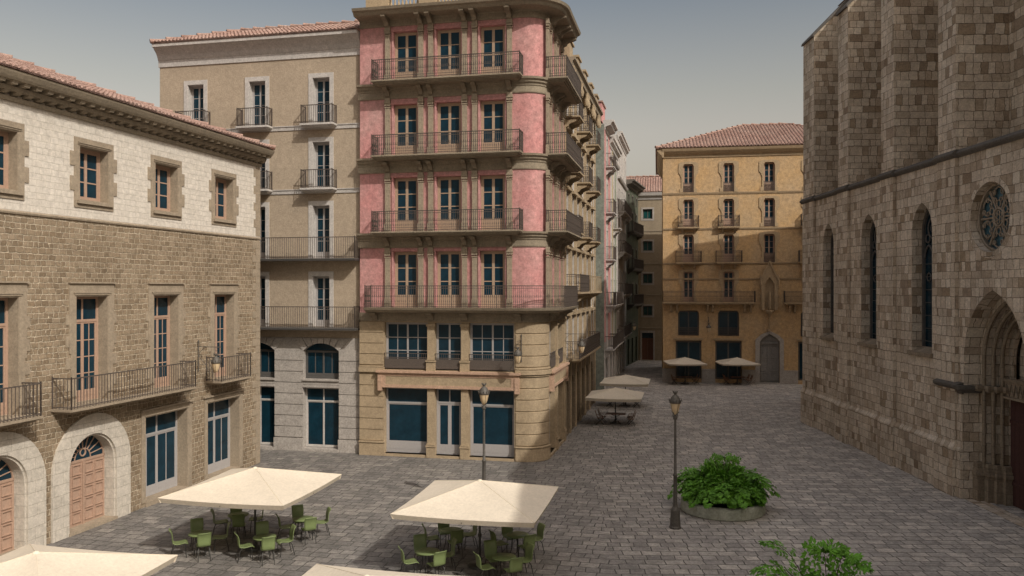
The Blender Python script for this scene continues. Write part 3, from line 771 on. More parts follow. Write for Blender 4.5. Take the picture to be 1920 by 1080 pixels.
T0 = ((1133-960)/1540*74, 74.)
def row_house(name, label, u0, u1, z1, mats, axes, zs, wh, corn, dcor, depth=9, bal=(), win='white_frame', ww=.9, strips=(), cm='greywhite', bm='greywhite', bd=.8, rot=None):
    H = thing(name, label, 'house', sp(T0, u0), rot or SRot); F = Face(H); L = u1-u0-.02
    hs = [rect(a-ww/2, a+ww/2, z, z+h) for a in axes for z, h in zip(zs, wh)] + [rect(a-ww/2-.15, a+ww/2+.15, .1, 3.2) for a in axes]
    MB().slab(rect(0, L, 0, z1), hs, 0, .4).build('wall', M[mats[0]], H)
    shell(H, 0, L, depth, z1+.05, mats[1], 'side_wall', .4)
    for (a, b, mt) in strips: F.part(MB().box(a, b, -.04, 0, 4.6, z1-.3), 'painted_strip', M[mt])
    m = MB(); c = z1
    m.prof([(.1,c-.5),(-.08,c-.5),(-.12,c-.25),(-dcor*.7,c-.1),(-dcor*.75,c+.1),(-dcor,c+.2),(-dcor,c+.35),(.1,c+.35)], -.0, L)
    if corn: m.prof([(.02,corn),(-.2,corn+.05),(-.3,corn+.25),(.02,corn+.25)], 0, L)
    m.build('cornice', M[cm], H)
    for a in axes:
        for z, h in zip(zs, wh):
            window(F, a, .2, z, ww-.02, h-.02, rows=3, t=.07, leaf=.05, kick=.2, mat=win)
            s = MB().slab([(-ww/2-.16,0),(-ww/2,0),(-ww/2,h),(ww/2,h),(ww/2,0),(ww/2+.16,0),(ww/2+.16,h+.2),(-ww/2-.16,h+.2)], [], -.06, 0)
            F.part(s, 'surround', M[cm], a, 0, z)
        window(F, a, .2, .1, ww+.28, 3.08, name='shop_window', leaves=2, rows=1, t=.08, transom=2.4, mat='dark_frame')
    for (a, b, z) in bal:
        balcony(F, a, b, bd, z, th=.28, h=1.2, sp=.15, mat=bm, steps=((0,1.),(.3,.9),(.65,.75)), brk=(a+.3, b-.3))
    return H
Ht = row_house('street_house', 'narrow pink house with grey-green blank end wall and pink roof hut', 0, 4.5, 24.3, ('white_wall','greenwall'), [2.3], [20.7,16.5,12.2,8.], [2.6]*4, 0, .85,
    bal=[(1., 3.8, z) for z in (20.6, 16.4, 12.1, 7.9)] + [(.4, 4.3, 3.9)], ww=1.1, strips=[(.0,1.2,'pink'),(3.3,4.4,'pink')])
m = MB(); m.box(-4.2, 3.5, 1.2, 1.6, 24.3, 26.6) if False else m.box(.1, 3.2, .25, 3.2, 24.6, 26.3); m.build('roof_hut', M['pink'], Ht)
MB().box(-.04, -.005, .02, 9, 0, 24.25).build('end_wall', M['greenwall'], Ht)
MB().box(0, 3.3, .15, 3.3, 26.3, 26.42).build('roof_hut_coping', M['tile'], Ht)
row_house('street_house', 'narrow house with yellow and green painted wall strips between pink and white houses', 4.5, 14, 23.6, ('white_wall','white_wall'), [2.0,5.0,8.0], [19.6,15.6,11.5,7.9], [2.4]*4, 22., .5,
    bal=[(.6, 9., 7.9), (.6, 9., 3.9)] + [(3.8, 6.2, z) for z in (15.5,)], strips=[(.1,1.0,'pink'),(3.0,3.9,'yellow'),(6.1,7.1,'green')], bd=.75)
row_house('street_house', 'tall white house with double cornice and iron balconies', 14, 26, 25.9, ('white_wall','white_wall'), [2.,5.2,8.4,10.8], [22.2,17.9,13.5,8.9], [2.4]*4, 21.2, .5,
    bal=[(.8, 6.4, 17.8), (7., 11.5, 17.8), (.8, 6.4, 13.4), (7., 11.5, 13.4), (.5, 11.6, 8.8), (.5, 11.6, 4.2)], bd=.75)
row_house('street_house', 'dark green house with deep black cornice at the far end of the row', 26, 35, 22.3, ('darkgreen','darkgreen'), [1.6,4.5,7.4], [20.,16.5,12.,7.6], [1.0,2.4,2.4,2.4], 0, 1.0,
    bal=[(.8, 8.2, 16.4), (.8, 8.2, 11.9), (.8, 8.2, 7.5)], cm='slate', bm='slate', win='dark_frame', bd=.9, rot=R(72))

# far house closing the street
a10 = R(-10)
DX = (1197-960)/1540*108
H5 = thing('far_house', 'plain brown house with square teal windows closing the end of the street', 'house', (DX, 108, 0), a10)
F = Face(H5)
zs = [18.57, 14.37, 10.1, 5.87]; ax = [-3.6, 1.2, 6.]
MB().slab(rect(-9, 9, 0, 21.3), [rect(a-.62, a+.62, z, z+1.29) for a in ax for z in zs] + [rect(.46, 1.92, .1, 3.72)], 0, .4).build('wall', M['far_beige'], H5)
shell(H5, -9, 9, 12, 21.4, 'far_beige', 'side_wall', .4)
me = MB().slab(rect(-.84, .84, -.22, 1.51), [rect(-.62, .62, 0, 1.29)], -.04, .02).mesh('surround', M['granite'])
for a in ax:
    for z in zs:
        F.put(me, 'surround', a, 0, z); window(F, a, .2, z, 1.22, 1.27, leaves=2, rows=1, t=.06, leaf=.05, mat='dark_frame', glass='glass_teal')
m = MB()
for z in (4.15, 8.5, 12.6, 16.9): m.prof([(.01,z),(-.06,z),(-.06,z+.15),(.01,z+.18)], -9, 9)
m.build('string_course', M['sand_brown'], H5)
MB().prof([(.1,21.1),(-.1,21.1),(-.15,21.4),(-.4,21.6),(-.45,21.8),(-.5,22.0),(.1,22.0)], -9.2, 9.2).build('cornice', M['greywhite'], H5)
F.part(MB().slab([(-.95,0),(-.73,0),(-.73,3.62),(.73,3.62),(.73,0),(.95,0),(.95,3.9),(-.95,3.9)], [], -.06, 0), 'surround', M['granite'], 1.19, 0, 0)
F.part(MB().box(-.72, -.01, .2, .28, .1, 2.8).box(.01, .72, .2, .28, .1, 2.8).box(-.72, .72, .18, .28, 2.82, 2.92), 'door', M['bistro_wood'], 1.19, 0, 0)
F.part(MB().box(-.72, .72, .22, .26, 2.92, 3.7), 'door_light', M['glass'], 1.19, 0, 0)
hip_roof(H5, -9.4, 9.4, -.5, 12.4, 22.05, .45, 6.2, True, True, tw=.34, tl=.5, side_tiles=False)

# ================================================================== ochre building facing the square
OX = (1243-960)/1540*83.3
H6 = thing('ochre_building', 'ochre rendered building with tiled hip roof, gothic niche and grey carved door', 'building', (OX, 83.3, 0), a10)
F = Face(H6); ax = [2.53, 6.47, 10.38, 14.4, 18.3]; WO = 21.6
rz = [(19.15, 22.0), (15.6, 18.42), (12.05, 14.87), (8.1, 11.15)]
hs = []
for i, (z0, z1) in enumerate(rz):
    for a in ax:
        if i == 3 and a == 10.38: continue
        hs.append([(a-.53,z0),(a+.53,z0),(a+.53,z1-.25),(a+.4,z1),(a-.4,z1),(a-.53,z1-.25)])
for a in (2.54, 6.45, 14.4, 18.3):
    hs.append([(a-1.03,4.7),(a+1.03,4.7),(a+1.03,6.95),(a+.85,7.23),(a-.85,7.23),(a-1.03,6.95)])
    hs.append(rect(a-1.28, a+1.28, .35, 4.18))
hs.append([(9.46,.12),(11.37,.12),(11.37,4.2),(11.0,4.6),(10.415,4.95),(9.83,4.6),(9.46,4.2)])
MB().slab(rect(0, WO, 0, 22.9), hs, 0, .45).build('wall', M['orange'], H6)
shell(H6, 0, WO, 16, 22.9, 'orange', 'side_wall', .45)
for z0, z1 in ((18.9,19.12),(15.34,15.55),(11.86,12.05),(10.3,10.5)):
    MB().prof([(.01,z0),(-.05,z0),(-.1,z1-.06),(-.1,z1),(.01,z1)], -.03, WO).build('string_course', M['orange_trim'], H6)
MB().prof([(.1,22.65),(-.08,22.65),(-.1,22.85),(-.3,23.0),(-.5,23.25),(-.56,23.4),(-.6,23.55),(.1,23.55)], -.1, WO+.1).build('cornice', M['orange_trim'], H6)
Face(H6, 0, 16, -PI/2).part(MB().prof([(.1,22.65),(-.08,22.65),(-.1,22.85),(-.3,23.0),(-.5,23.25),(-.56,23.4),(-.58,23.54),(.1,23.54)], 0, 16.5), 'side_cornice', M['orange_trim'])
hip_roof(H6, -.75, WO+1.2, -.66, 19, 23.6, .4, 9.4, True, True, tw=.34, tl=.5, side_tiles=False)
def ogee(h):
    L_ = [(.53,0),(.78,0),(.86,0),(.86,.35),(.7,.4),(.7,1.5),(.78,1.62),(.84,1.8),(.98,1.95),(.98,h+.02),(.9,h+.14),(.62,h+.2),(.3,h+.24)]
    return [(x, z) for x, z in L_] + [(-x, z) for x, z in L_[::-1]] + [(-.53,h-.25),(-.4,h),(.4,h),(.53,h-.25)]
for i, (z0, z1) in enumerate(rz):
    h = z1-z0; s = MB().slab(ogee(h), [], -.07, .0); me = s.mesh('surround', M['orange_trim'])
    for k, a in enumerate(ax):
        if i == 3 and k == 2: continue
        F.put(me, 'surround', a, 0, z0)
        window(F, a, .22, z0, 1.05, h-.01, rows=3, t=.08, leaf=.06, kick=.75 if i < 3 else .35, mat='wood')
        if i == 0 or k == 2:
            pn = rail_mb([(-.5, -.03), (.5, -.03)], .92, .08, 'dense', .02); F.part(pn, 'railing', M['iron'], a, 0, z0+.02)
        elif i < 3:
            w = 1.07 if i == 1 else 1.3
            balcony(F, a-w, a+w, .55 if i == 1 else .8, z0+.02, th=.22, h=1.12, sp=.1, style='dense', mat='orange_trim', brk=(a-.6, a+.6), bh=.4)
balcony(F, -.05, 9.02, .8, 8.08, th=.24, h=1.1, sp=.12, style='dense', mat='orange_trim', brk=(.8, 1.4, 4.4, 4.9, 8.0, 8.6), bh=.8, label='long balcony left of the niche')
balcony(F, 11.72, WO, .8, 8.08, th=.24, h=1.1, sp=.12, style='dense', mat='orange_trim', brk=(12.3, 12.8, 16.3), bh=.8)
for a in (2.54, 6.45, 14.4, 18.3):
    window(F, a, .25, 4.7, 2.04, 2.5, leaves=2, rows=1, t=.07, leaf=.06, mat='dark_frame')
    F.part(rail_mb([(-1.0, -.02), (1.0, -.02)], .8, .09, 'dense', .02), 'railing', M['iron'], a, 0, 4.72)
    window(F, a, .25, .36, 2.54, 3.8, name='shop_window', leaves=2, rows=1, t=.09, leaf=.07, mat='dark_frame')
    F.part(MB().box(-1.35, 1.35, -.12, 0, 4.2, 4.3).box(-1.45, 1.45, -.2, 0, 4.31, 4.46), 'lintel', M['orange_trim'], a, 0, 0)
m = MB()
for a, b in ((-.05, 1.25), (3.83, 5.16), (7.74, 9.03), (11.74, 13.1), (15.7, 17.0), (19.6, WO)):
    MB().box(a, b, -.1, 0, .005, 1.24).box(a-.02, b+.02, -.13, 0, 1.24, 1.36).build('plinth', M['granite'], H6)
dl = [(9.04,0),(9.46,0),(9.46,4.2),(9.83,4.6),(10.415,4.95),(11.0,4.6),(11.37,4.2),(11.37,0),(11.76,0),(11.76,4.35),(11.25,4.85),(10.415,5.25),(9.55,4.85),(9.04,4.35)]
F.part(MB().slab(dl, [], -.1, 0).box(8.98, 11.82, -.3, .4, 0, .12), 'door_surround', M['granite'])
m = MB().box(9.47, 11.36, .25, .33, .12, 3.95); m.box(9.47, 11.36, .1, .33, 3.97, 4.12)
for x0 in (9.6, 10.5):
    for z0, z1 in ((.3,1.1),(1.25,2.4),(2.55,3.75)):
        m.slab(rect(x0, x0+.74, z0, z1), [rect(x0+.07, x0+.67, z0+.07, z1-.07)], .2, .25); m.slab(arc(x0+.37, (z0+z1)/2, .2, 0, 330, 10), [], .21, .25)
m.slab([(9.47,4.13),(11.36,4.13),(11.36,4.2),(11.0,4.58),(10.415,4.92),(9.83,4.58),(9.47,4.2)], [], .2, .3)
m.build('door', M['door_grey'], H6)
m = MB()                                                              # gothic niche
m.slab([(9.92,7.4),(10.85,7.4),(10.85,9.9),(10.385,10.6),(9.92,9.9)], [], -.02, .02)
m.slab([(9.6,7.3),(9.92,7.3),(9.92,9.9),(10.385,10.6),(10.85,9.9),(10.85,7.3),(11.17,7.3),(11.17,10.2),(10.385,12.0),(9.6,10.2)], [], -.28, .0)
for s_ in (-1, 1):
    x = 10.385+s_*.78
    for z in (7.6, 8.5, 9.4): m.box(x-.12, x+.12, -.2, 0, z, z+.35)
    m.bar((10.385+s_*.9, -.3, 10.15), (10.385, -.3, 12.15), .12); m.lathe([(.09,9.8),(.09,10.4),(.02,10.9)], 6, (10.385+s_*.85, -.25, 0))
m.lathe([(.07,11.9),(.13,12.0),(.03,12.2)], 6, (10.385, -.28, 0))
m.lathe([(.42,7.3),(.5,7.2),(.3,7.0),(.12,6.75),(.02,6.7)], 8, (10.385, -.05, 0)); m.box(10.33, 10.44, -.12, 0, 5.45, 6.8); m.box(10.15, 10.62, -.25, 0, 5.25, 5.45)
m.lathe([(.13,7.4),(.17,8.1),(.12,8.6),(.1,8.8),(.12,8.95),(.02,9.15)], 8, (10.385, -.13, 0))
m.build('niche', M['orange_trim'], H6)
# ================================================================== church on the right
CO = (20.4, 39.4); CR = R(-91.1)
def cp(u, d, z=0.): return (CO[0]+u*math.cos(CR)-d*math.sin(CR), CO[1]+u*math.sin(CR)+d*math.cos(CR), z)
H7 = thing('gothic_church', 'gothic church of weathered brown ashlar with buttresses, rose window and pointed doorway', 'church', cp(0,0), CR)
F = Face(H7); UE = 33.
LW = [(-14.3, .95), (-7.95, 1.05), (-1.55, 1.05)]
def circ(x, z, r, n=40): return [(x+r*math.cos(2*PI*i/n), z+r*math.sin(2*PI*i/n)) for i in range(n)]
hs = [pointed(a-w, a+w, 6.3, 12.3, 13.75) for a, w in LW] + [circ(4.45, 12.52, 1.5)] + [pointed(2.4, 7.0, .001, 6.3, 9.4, 14)]
MB().slab(rect(-18.8, UE, 0, 15.6), hs, 0, .75).build('wall', M['church'], H7)
BU = [(-18.82, -16.6), (-12.3, -10.65), (-6.0, -4.4), (.3, 1.95)]
BU2 = BU + [(9.2, 10.9), (15.8, 17.4), (22.2, 23.8)]
m = MB()
for a, b in BU: m.box(a, b, -.17, 0, 2.3, 15.43)
for a, b in BU: m.box(a-.03, b+.03, -.3, -.0, .005, 2.2); m.prof([(0,2.2),(-.3,2.2),(-.17,2.42),(0,2.42)], a-.03, b+.03)
for a, b in BU2[4:]: m.box(a, b, -.17, 0, .005, 15.3)
m.build('pier', M['church'], H7)
m = MB()
xs = [-18.83] + [x for ab in BU for x in ab] + [2.4]
for i in range(1, len(xs)-1, 2):                                        # battered plinth between the piers
    a, b = xs[i+1] if i == 0 else xs[i+1], xs[i+2] if i+2 < len(xs) else 2.4
    MB().prof([(0,.005),(-.14,.005),(-.14,2.2),(-.0,2.36)], a+.03, b-.03).build('plinth', M['church'], H7)
# string course, dark, stepping round the piers
m = MB(); pr = lambda o: [(.3-o,15.44),(-.05-o,15.44),(-.09-o,15.49),(-.16-o,15.54),(-.19-o,15.62),(-.16-o,15.68),(-.02-o,15.8),(.3-o,15.8)]
cur = -18.95
for a, b in BU2 + [(UE, UE)]:
    if a > cur: m.prof(pr(0.), cur, a-.12)
    if b > a: m.prof(pr(.16), a-.12, b+.12)
    cur = b+.12
m.box(-19.0, -18.7, .31, 6, 15.4, 15.8)
m.build('string_course', M['slate'], H7)
# upper buttresses and nave
m = MB(); m2 = MB()
for i, (a, b) in enumerate(BU2):
    z0 = 26.75
    o = MB().prof([(-.12,15.7),(2.6,15.7),(2.6,z0+2.65),(-.12,z0)], a+.03, b-.02).build('buttress', M['church'], H7)
    MB().prof([(-.26,z0-.12),(-.2,z0+.06),(2.6,z0+2.92),(2.6,z0+2.68),(-.12,z0-.03),(-.14,z0-.12)], a-.06, b+.06).build('coping', M['slate'], o)
m = MB(); m.box(-18.6, UE, 2.3, 24, .0, 29.4); m.box(-18.6, 2.2, .76, 2.3, 0, 15.6); m.box(7.2, UE, .76, 2.3, 0, 15.6); m.box(2.2, 7.2, .76, 2.3, 9.6, 15.6)
m.box(-18.82, -17.9, .76, 24.2, 0, 15.6)
ap = [(-18.6,2.4),(-27.6,3.6),(-31.1,6.0),(-31.1,22.),(-18.6,23.9)]
m.add([(x,y,0) for x,y in ap]+[(x,y,27.2) for x,y in ap], [(i,(i+1)%5,(i+1)%5+5,i+5) for i in range(5)])
m.box(29.5, 39., -.1, 10, 0, 28.6)
m.build('nave_wall', M['church'], H7)
m = MB()
m.add([(x,y,27.2) for x,y in ap]+[(-18.6,13,30.8),(-22,13,30.8)], [(0,1,6),(0,6,5),(1,2,6),(2,3,6),(3,4,6),(4,5,6)])
m.add([(-18.6,2.2,29.4),(UE,2.2,29.4),(UE,13,32.4),(-18.6,13,32.4),(-18.6,24,29.4),(UE,24,29.4)], [(0,1,2,3),(3,2,5,4),(0,3,4),(1,5,2)])
m.build('roof', M['tile'], H7)
# lancet windows with tracery
def lancet(w):
    m = MB(); k = .06
    out = pointed(-w, w, 0, 6.0, 7.45, 9); inn = pointed(-w+.16, w-.16, .12, 6.0, 7.25, 9)
    m.slab(out, [inn], .5, .72)
    m.box(-.05, .05, .52, .66, .1, 5.4)
    for s_ in (-1, 1):
        h = (w-.16)/2; pts = pointed(s_*h-h+.02, s_*h+h-.02, 4.2, 4.75, 5.35, 6)
        m.tube([(x, .58, z) for x, z in pts[1:]], k, 5, False)
        pts = pointed(s_*h-h+.1, s_*h+h-.1, 2.4, 2.9, 3.4, 5); 
        m.tube([(s_*h+.2*math.cos(t), .58, 3.75+.2*math.sin(t)) for t in fr(12, 0, 2*PI)], .04, 5, False)
    for cx, cz, r in ((0, 6.2, .5*w), (0, 6.2, .2*w), (-.52*w, 5.7, .2*w), (.52*w, 5.7, .2*w), (0, 6.95, .16*w)):
        m.tube([(cx+r*math.cos(t), .58, cz+r*math.sin(t)) for t in fr(14, 0, 2*PI)], .05, 5, False)
    for z in fr(6, .5, 4.4): m.box(-w+.1, w-.1, .6, .62, z, z+.03)
    g = MB().slab(pointed(-w+.1, w-.1, .05, 6.0, 7.3, 9), [], .62, .65)
    return m.mesh('lancet_window', M['slate_stone']), g.mesh('glass', M['glass'])
M['slate_stone'] = plaster('grey_tracery_stone', (.13,.12,.11), stain=.3, bmp=.2)
M['tracery'] = plaster('warm_tracery_stone', (.40,.33,.255), stain=.3, bmp=.2)
for a, w in LW:
    f, g = lancet(w); o = F.put(f, 'lancet_window', a, 0, 6.3); inst(g, 'glass', o)
    s = MB().prof([(.5,6.55),(-.06,6.3),(-.14,6.3),(-.14,6.12),(.5,6.12)], -w-.25, w+.1)
    F.part(s, 'sill', M['church_trim'], a, 0, 0)
# rose window
m = MB()
def ringt(m, cx, cz, r, k, y=.4, n=24, a0=0, a1=2*PI): m.tube([(cx+r*math.cos(t), y, cz+r*math.sin(t)) for t in fr(n, a0, a1)], k, 6, False)
m.slab(circ(0, 0, 1.5), [circ(0, 0, 1.39)], .32, .6)
ringt(m, 0, 0, 1.39, .045, .32, 40)
for i in range(6):
    t = PI/2 + i*PI/3; c_, s_ = math.cos(t), math.sin(t)
    ringt(m, .93*c_, .93*s_, .36, .042, .4, 18, t+PI-2.2+PI, t+PI+2.2+PI)
    ringt(m, .58*c_, .58*s_, .15, .035, .4, 12)
    for q in (-.45, .45): ringt(m, 1.12*math.cos(t+q*.6), 1.12*math.sin(t+q*.6), .11, .03, .38, 8)
    for q in (2.3, -2.3): ringt(m, .93*c_+.27*math.cos(t+q), .93*s_+.27*math.sin(t+q), .09, .03, .38, 8)
    t2 = t+PI/6; m.tube([(.42*math.cos(t2), .42, .42*math.sin(t2)), (1.32*math.cos(t2), .42, 1.32*math.sin(t2))], [.035, .07], 6)
    ringt(m, .2*c_, .2*s_, .095, .028, .38, 10)
ringt(m, 0, 0, .38, .055, .4, 24)
o = F.part(m, 'rose_window', M['tracery'], 4.45, 0, 12.52)
M['rose_glass'] = plain('blue_rose_glass', (.07,.16,.21), .3, .4, 0, .4, 3)
MB().slab(circ(0, 0, 1.45), [], .5, .53).build('glass', M['rose_glass'], o)
s = MB()
for k in range(24):
    a0, a1 = 15*k+.6, 15*k+14.4
    s.slab(arc(0, 0, 1.5, a0, a1, 3) + arc(0, 0, 1.74, a1, a0, 3), [], -.006, .03)
F.part(s, 'rose_surround', M['church'], 4.45, 0, 12.52)
# pointed doorway with stepped orders
def P(ins, z0=.001): return pointed(2.4+ins, 7.0-ins, z0, 6.3, 9.4-ins*1.25, 14)
m = MB(); steps = [(.0,.75),(.32,1.05),(.55,1.3),(.78,1.55),(1.0,1.75)]
for (i0, d0), (i1, d1) in zip(steps[:-1], steps[1:]):
    o_ = P(i0-.02, -.3); m.slab(o_[:1] + [(2.4+i1, -.3)] + P(i1)[:1] + P(i1)[-1:1:-1] + P(i1)[1:2] + [(7.0-i1, -.3)] + o_[1:], [], d0, d1)
m.slab(P(1.0), [], 1.9, 2.2)
m.build('portal_steps', M['church'], H7)
for i1, d0 in ((.36,.72),(.6,1.0),(.84,1.26)):
    pts = P(i1)[1:] + [P(i1)[0]]
    k = [(x, d0-.02, max(z, 1.25)) for x, z in pts]
    MB().tube(k, .085, 8).build('archivolt_roll', M['church_trim'], H7)
m = MB()
for x0, s_ in ((2.4, 1), (7.0, -1)):
    for nm, lv in (('pedestal', ((.005, 1.15, .1), (1.15, 1.3, .16), (1.3, 1.42, .1), (1.42, 1.68, .04))), ('impost', ((4.9, 5.0, .08), (5.0, 5.16, .16)))):
        m = MB()
        for z0, z1, e in lv:
            for i0, d0 in steps[:4]:
                a = x0+i0*s_
                m.box(a-.02*s_, a+s_*(.3+e), d0-.3-e*.6, d0+.3, z0, z1)
        m.build(nm, M['church_trim'], H7)
m = MB(); m.box(3.2, 6.2, 1.3, 1.8, 4.72, 5.5); m.box(3.2, 6.2, 1.24, 1.3, 5.42, 5.54); m.box(3.2, 6.2, 1.22, 1.3, 4.66, 4.76)
for k in range(9): m.tube([(3.35+k*.32, 1.28, 4.8), (3.51+k*.32, 1.28, 5.3), (3.67+k*.32, 1.28, 4.8)], .03, 5)
m.build('door_lintel', M['church_trim'], H7)
m = MB()
for k in range(8): m.box(3.4+k*.325, 3.4+k*.325+.31, 1.5, 1.58, .02, 4.65)
m.box(3.4, 6.0, 1.46, 1.5, .9, 1.05); m.box(3.4, 6.0, 1.46, 1.5, 3.6, 3.75); m.box(4.68, 4.72, 1.45, 1.5, .02, 4.65)
m.build('door', M['door_red'], H7)
m = MB(); pr = [(0,4.72),(-.06,4.72),(-.12,4.86),(-.3,4.94),(-.36,5.02),(-.36,5.12),(-.2,5.2),(0,5.24)]
m.prof(pr, .3, 2.39); m.box(2.38, 2.66, -.355, .8, 4.95, 5.12); m.box(2.38, 2.54, -.2, .8, 4.78, 4.948); m.build('ledge', M['slate'], H7)
m = MB(); m.box(2.4-.55, 2.4, -.07, 0, .005, 4.7); m.slab([(.0,.005),(1.85,.005),(1.85,4.7),(.0,4.7)], [], -.045, .0); m.build('portal_pier', M['church'], H7)

# ================================================================== ground
def ground_mat():
    m, nt, b = new_mat('stone_pavers', .82, .25)
    tc = N(nt, 'ShaderNodeTexCoord'); v = tc.outputs['Object']
    sx = N(nt, 'ShaderNodeSeparateXYZ'); lk(nt, v, sx.inputs[0])
    X, Y = sx.outputs[0], sx.outputs[1]
    # paving turns from the axis of the houses to the axis of the church across the square
    def rot(a):
        mp = N(nt, 'ShaderNodeMapping'); mp.inputs['Rotation'].default_value = (0, 0, a); lk(nt, v, mp.inputs[0]); return mp.outputs[0]
    seam = mth(nt, 'GREATER_THAN', mth(nt, 'SUBTRACT', X, mth(nt, 'MULTIPLY', Y, .06)), 1.7)
    seam2 = mth(nt, 'GREATER_THAN', mth(nt, 'ADD', X, mth(nt, 'MULTIPLY', Y, -.2)), -12.6)
    mv = N(nt, 'ShaderNodeMix', data_type='VECTOR'); lk(nt, seam, mv.inputs[0]); lk(nt, rot(R(12.2)), mv.inputs[4]); lk(nt, rot(R(1.1)), mv.inputs[5])
    nn = N(nt, 'ShaderNodeTexNoise'); nn.inputs['Scale'].default_value = 1.1; nn.inputs['Detail'].default_value = 3; lk(nt, v, nn.inputs['Vector'])
    vm = N(nt, 'ShaderNodeVectorMath', operation='SCALE'); vs = N(nt, 'ShaderNodeVectorMath', operation='SUBTRACT')
    lk(nt, nn.outputs['Color'], vs.inputs[0]); vs.inputs[1].default_value = (.5,.5,.5); lk(nt, vs.outputs[0], vm.inputs[0]); vm.inputs['Scale'].default_value = .16
    va = N(nt, 'ShaderNodeVectorMath', operation='ADD'); lk(nt, mv.outputs[1], va.inputs[0]); lk(nt, vm.outputs[0], va.inputs[1])
    br = N(nt, 'ShaderNodeTexBrick', offset=.43, offset_frequency=2, squash=.72, squash_frequency=3)
    lk(nt, va.outputs[0], br.inputs['Vector'])
    for k, x in (('Color1', (0,0,0,1)), ('Color2', (1,1,1,1)), ('Scale', 1.), ('Mortar Size', .02), ('Mortar Smooth', .5), ('Brick Width', .68), ('Row Height', .48)): br.inputs[k].default_value = x
    cr = N(nt, 'ShaderNodeValToRGB'); lk(nt, br.outputs['Color'], cr.inputs[0]); e = cr.color_ramp.elements
    e[0].color = rgba((.15,.14,.13)); e[1].color = rgba((.24,.22,.198)); q = e.new(.5); q.color = rgba((.185,.171,.158))
    big = noise(nt, v, .16, 6, .7); mid = noise(nt, v, 1.3, 6, .72); fine = noise(nt, v, 11, 4, .85); streak = noise(nt, v, 5, 4, .7)
    pale = mixc(nt, maprange(nt, mth(nt, 'SUBTRACT', X, mth(nt, 'MULTIPLY', Y, .06)), -2., 9., 0, 1), cr.outputs[0], mixc(nt, 1., cr.outputs[0], (2.4,2.36,2.3), 'MULTIPLY'))   # stone colour brightened toward the church, standing in for light in its shade
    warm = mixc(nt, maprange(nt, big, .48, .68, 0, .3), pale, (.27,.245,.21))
    joint = mth(nt, 'MULTIPLY', br.outputs['Fac'], maprange(nt, mid, .38, .62, .25, 1.))
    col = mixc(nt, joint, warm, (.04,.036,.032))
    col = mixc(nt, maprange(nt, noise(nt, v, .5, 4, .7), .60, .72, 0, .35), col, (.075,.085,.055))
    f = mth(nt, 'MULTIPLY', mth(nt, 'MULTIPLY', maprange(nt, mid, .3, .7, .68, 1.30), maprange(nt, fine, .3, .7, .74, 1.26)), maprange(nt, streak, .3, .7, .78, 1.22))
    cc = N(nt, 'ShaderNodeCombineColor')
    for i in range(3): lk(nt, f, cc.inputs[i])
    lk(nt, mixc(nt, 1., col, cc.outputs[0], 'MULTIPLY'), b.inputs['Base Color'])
    h = mth(nt, 'SUBTRACT', mth(nt, 'ADD', mth(nt, 'MULTIPLY', streak, .5), mth(nt, 'MULTIPLY', mth(nt, 'ADD', fine, mid), .35)), mth(nt, 'MULTIPLY', joint, 1.))
    bump(nt, b, h, 1., .07)
    return m
g = MB().add([(-600,-300,0),(600,-300,0),(600,900,0),(-600,900,0)], [(0,1,2,3)]).build('ground', ground_mat()); g['kind'] = 'structure'

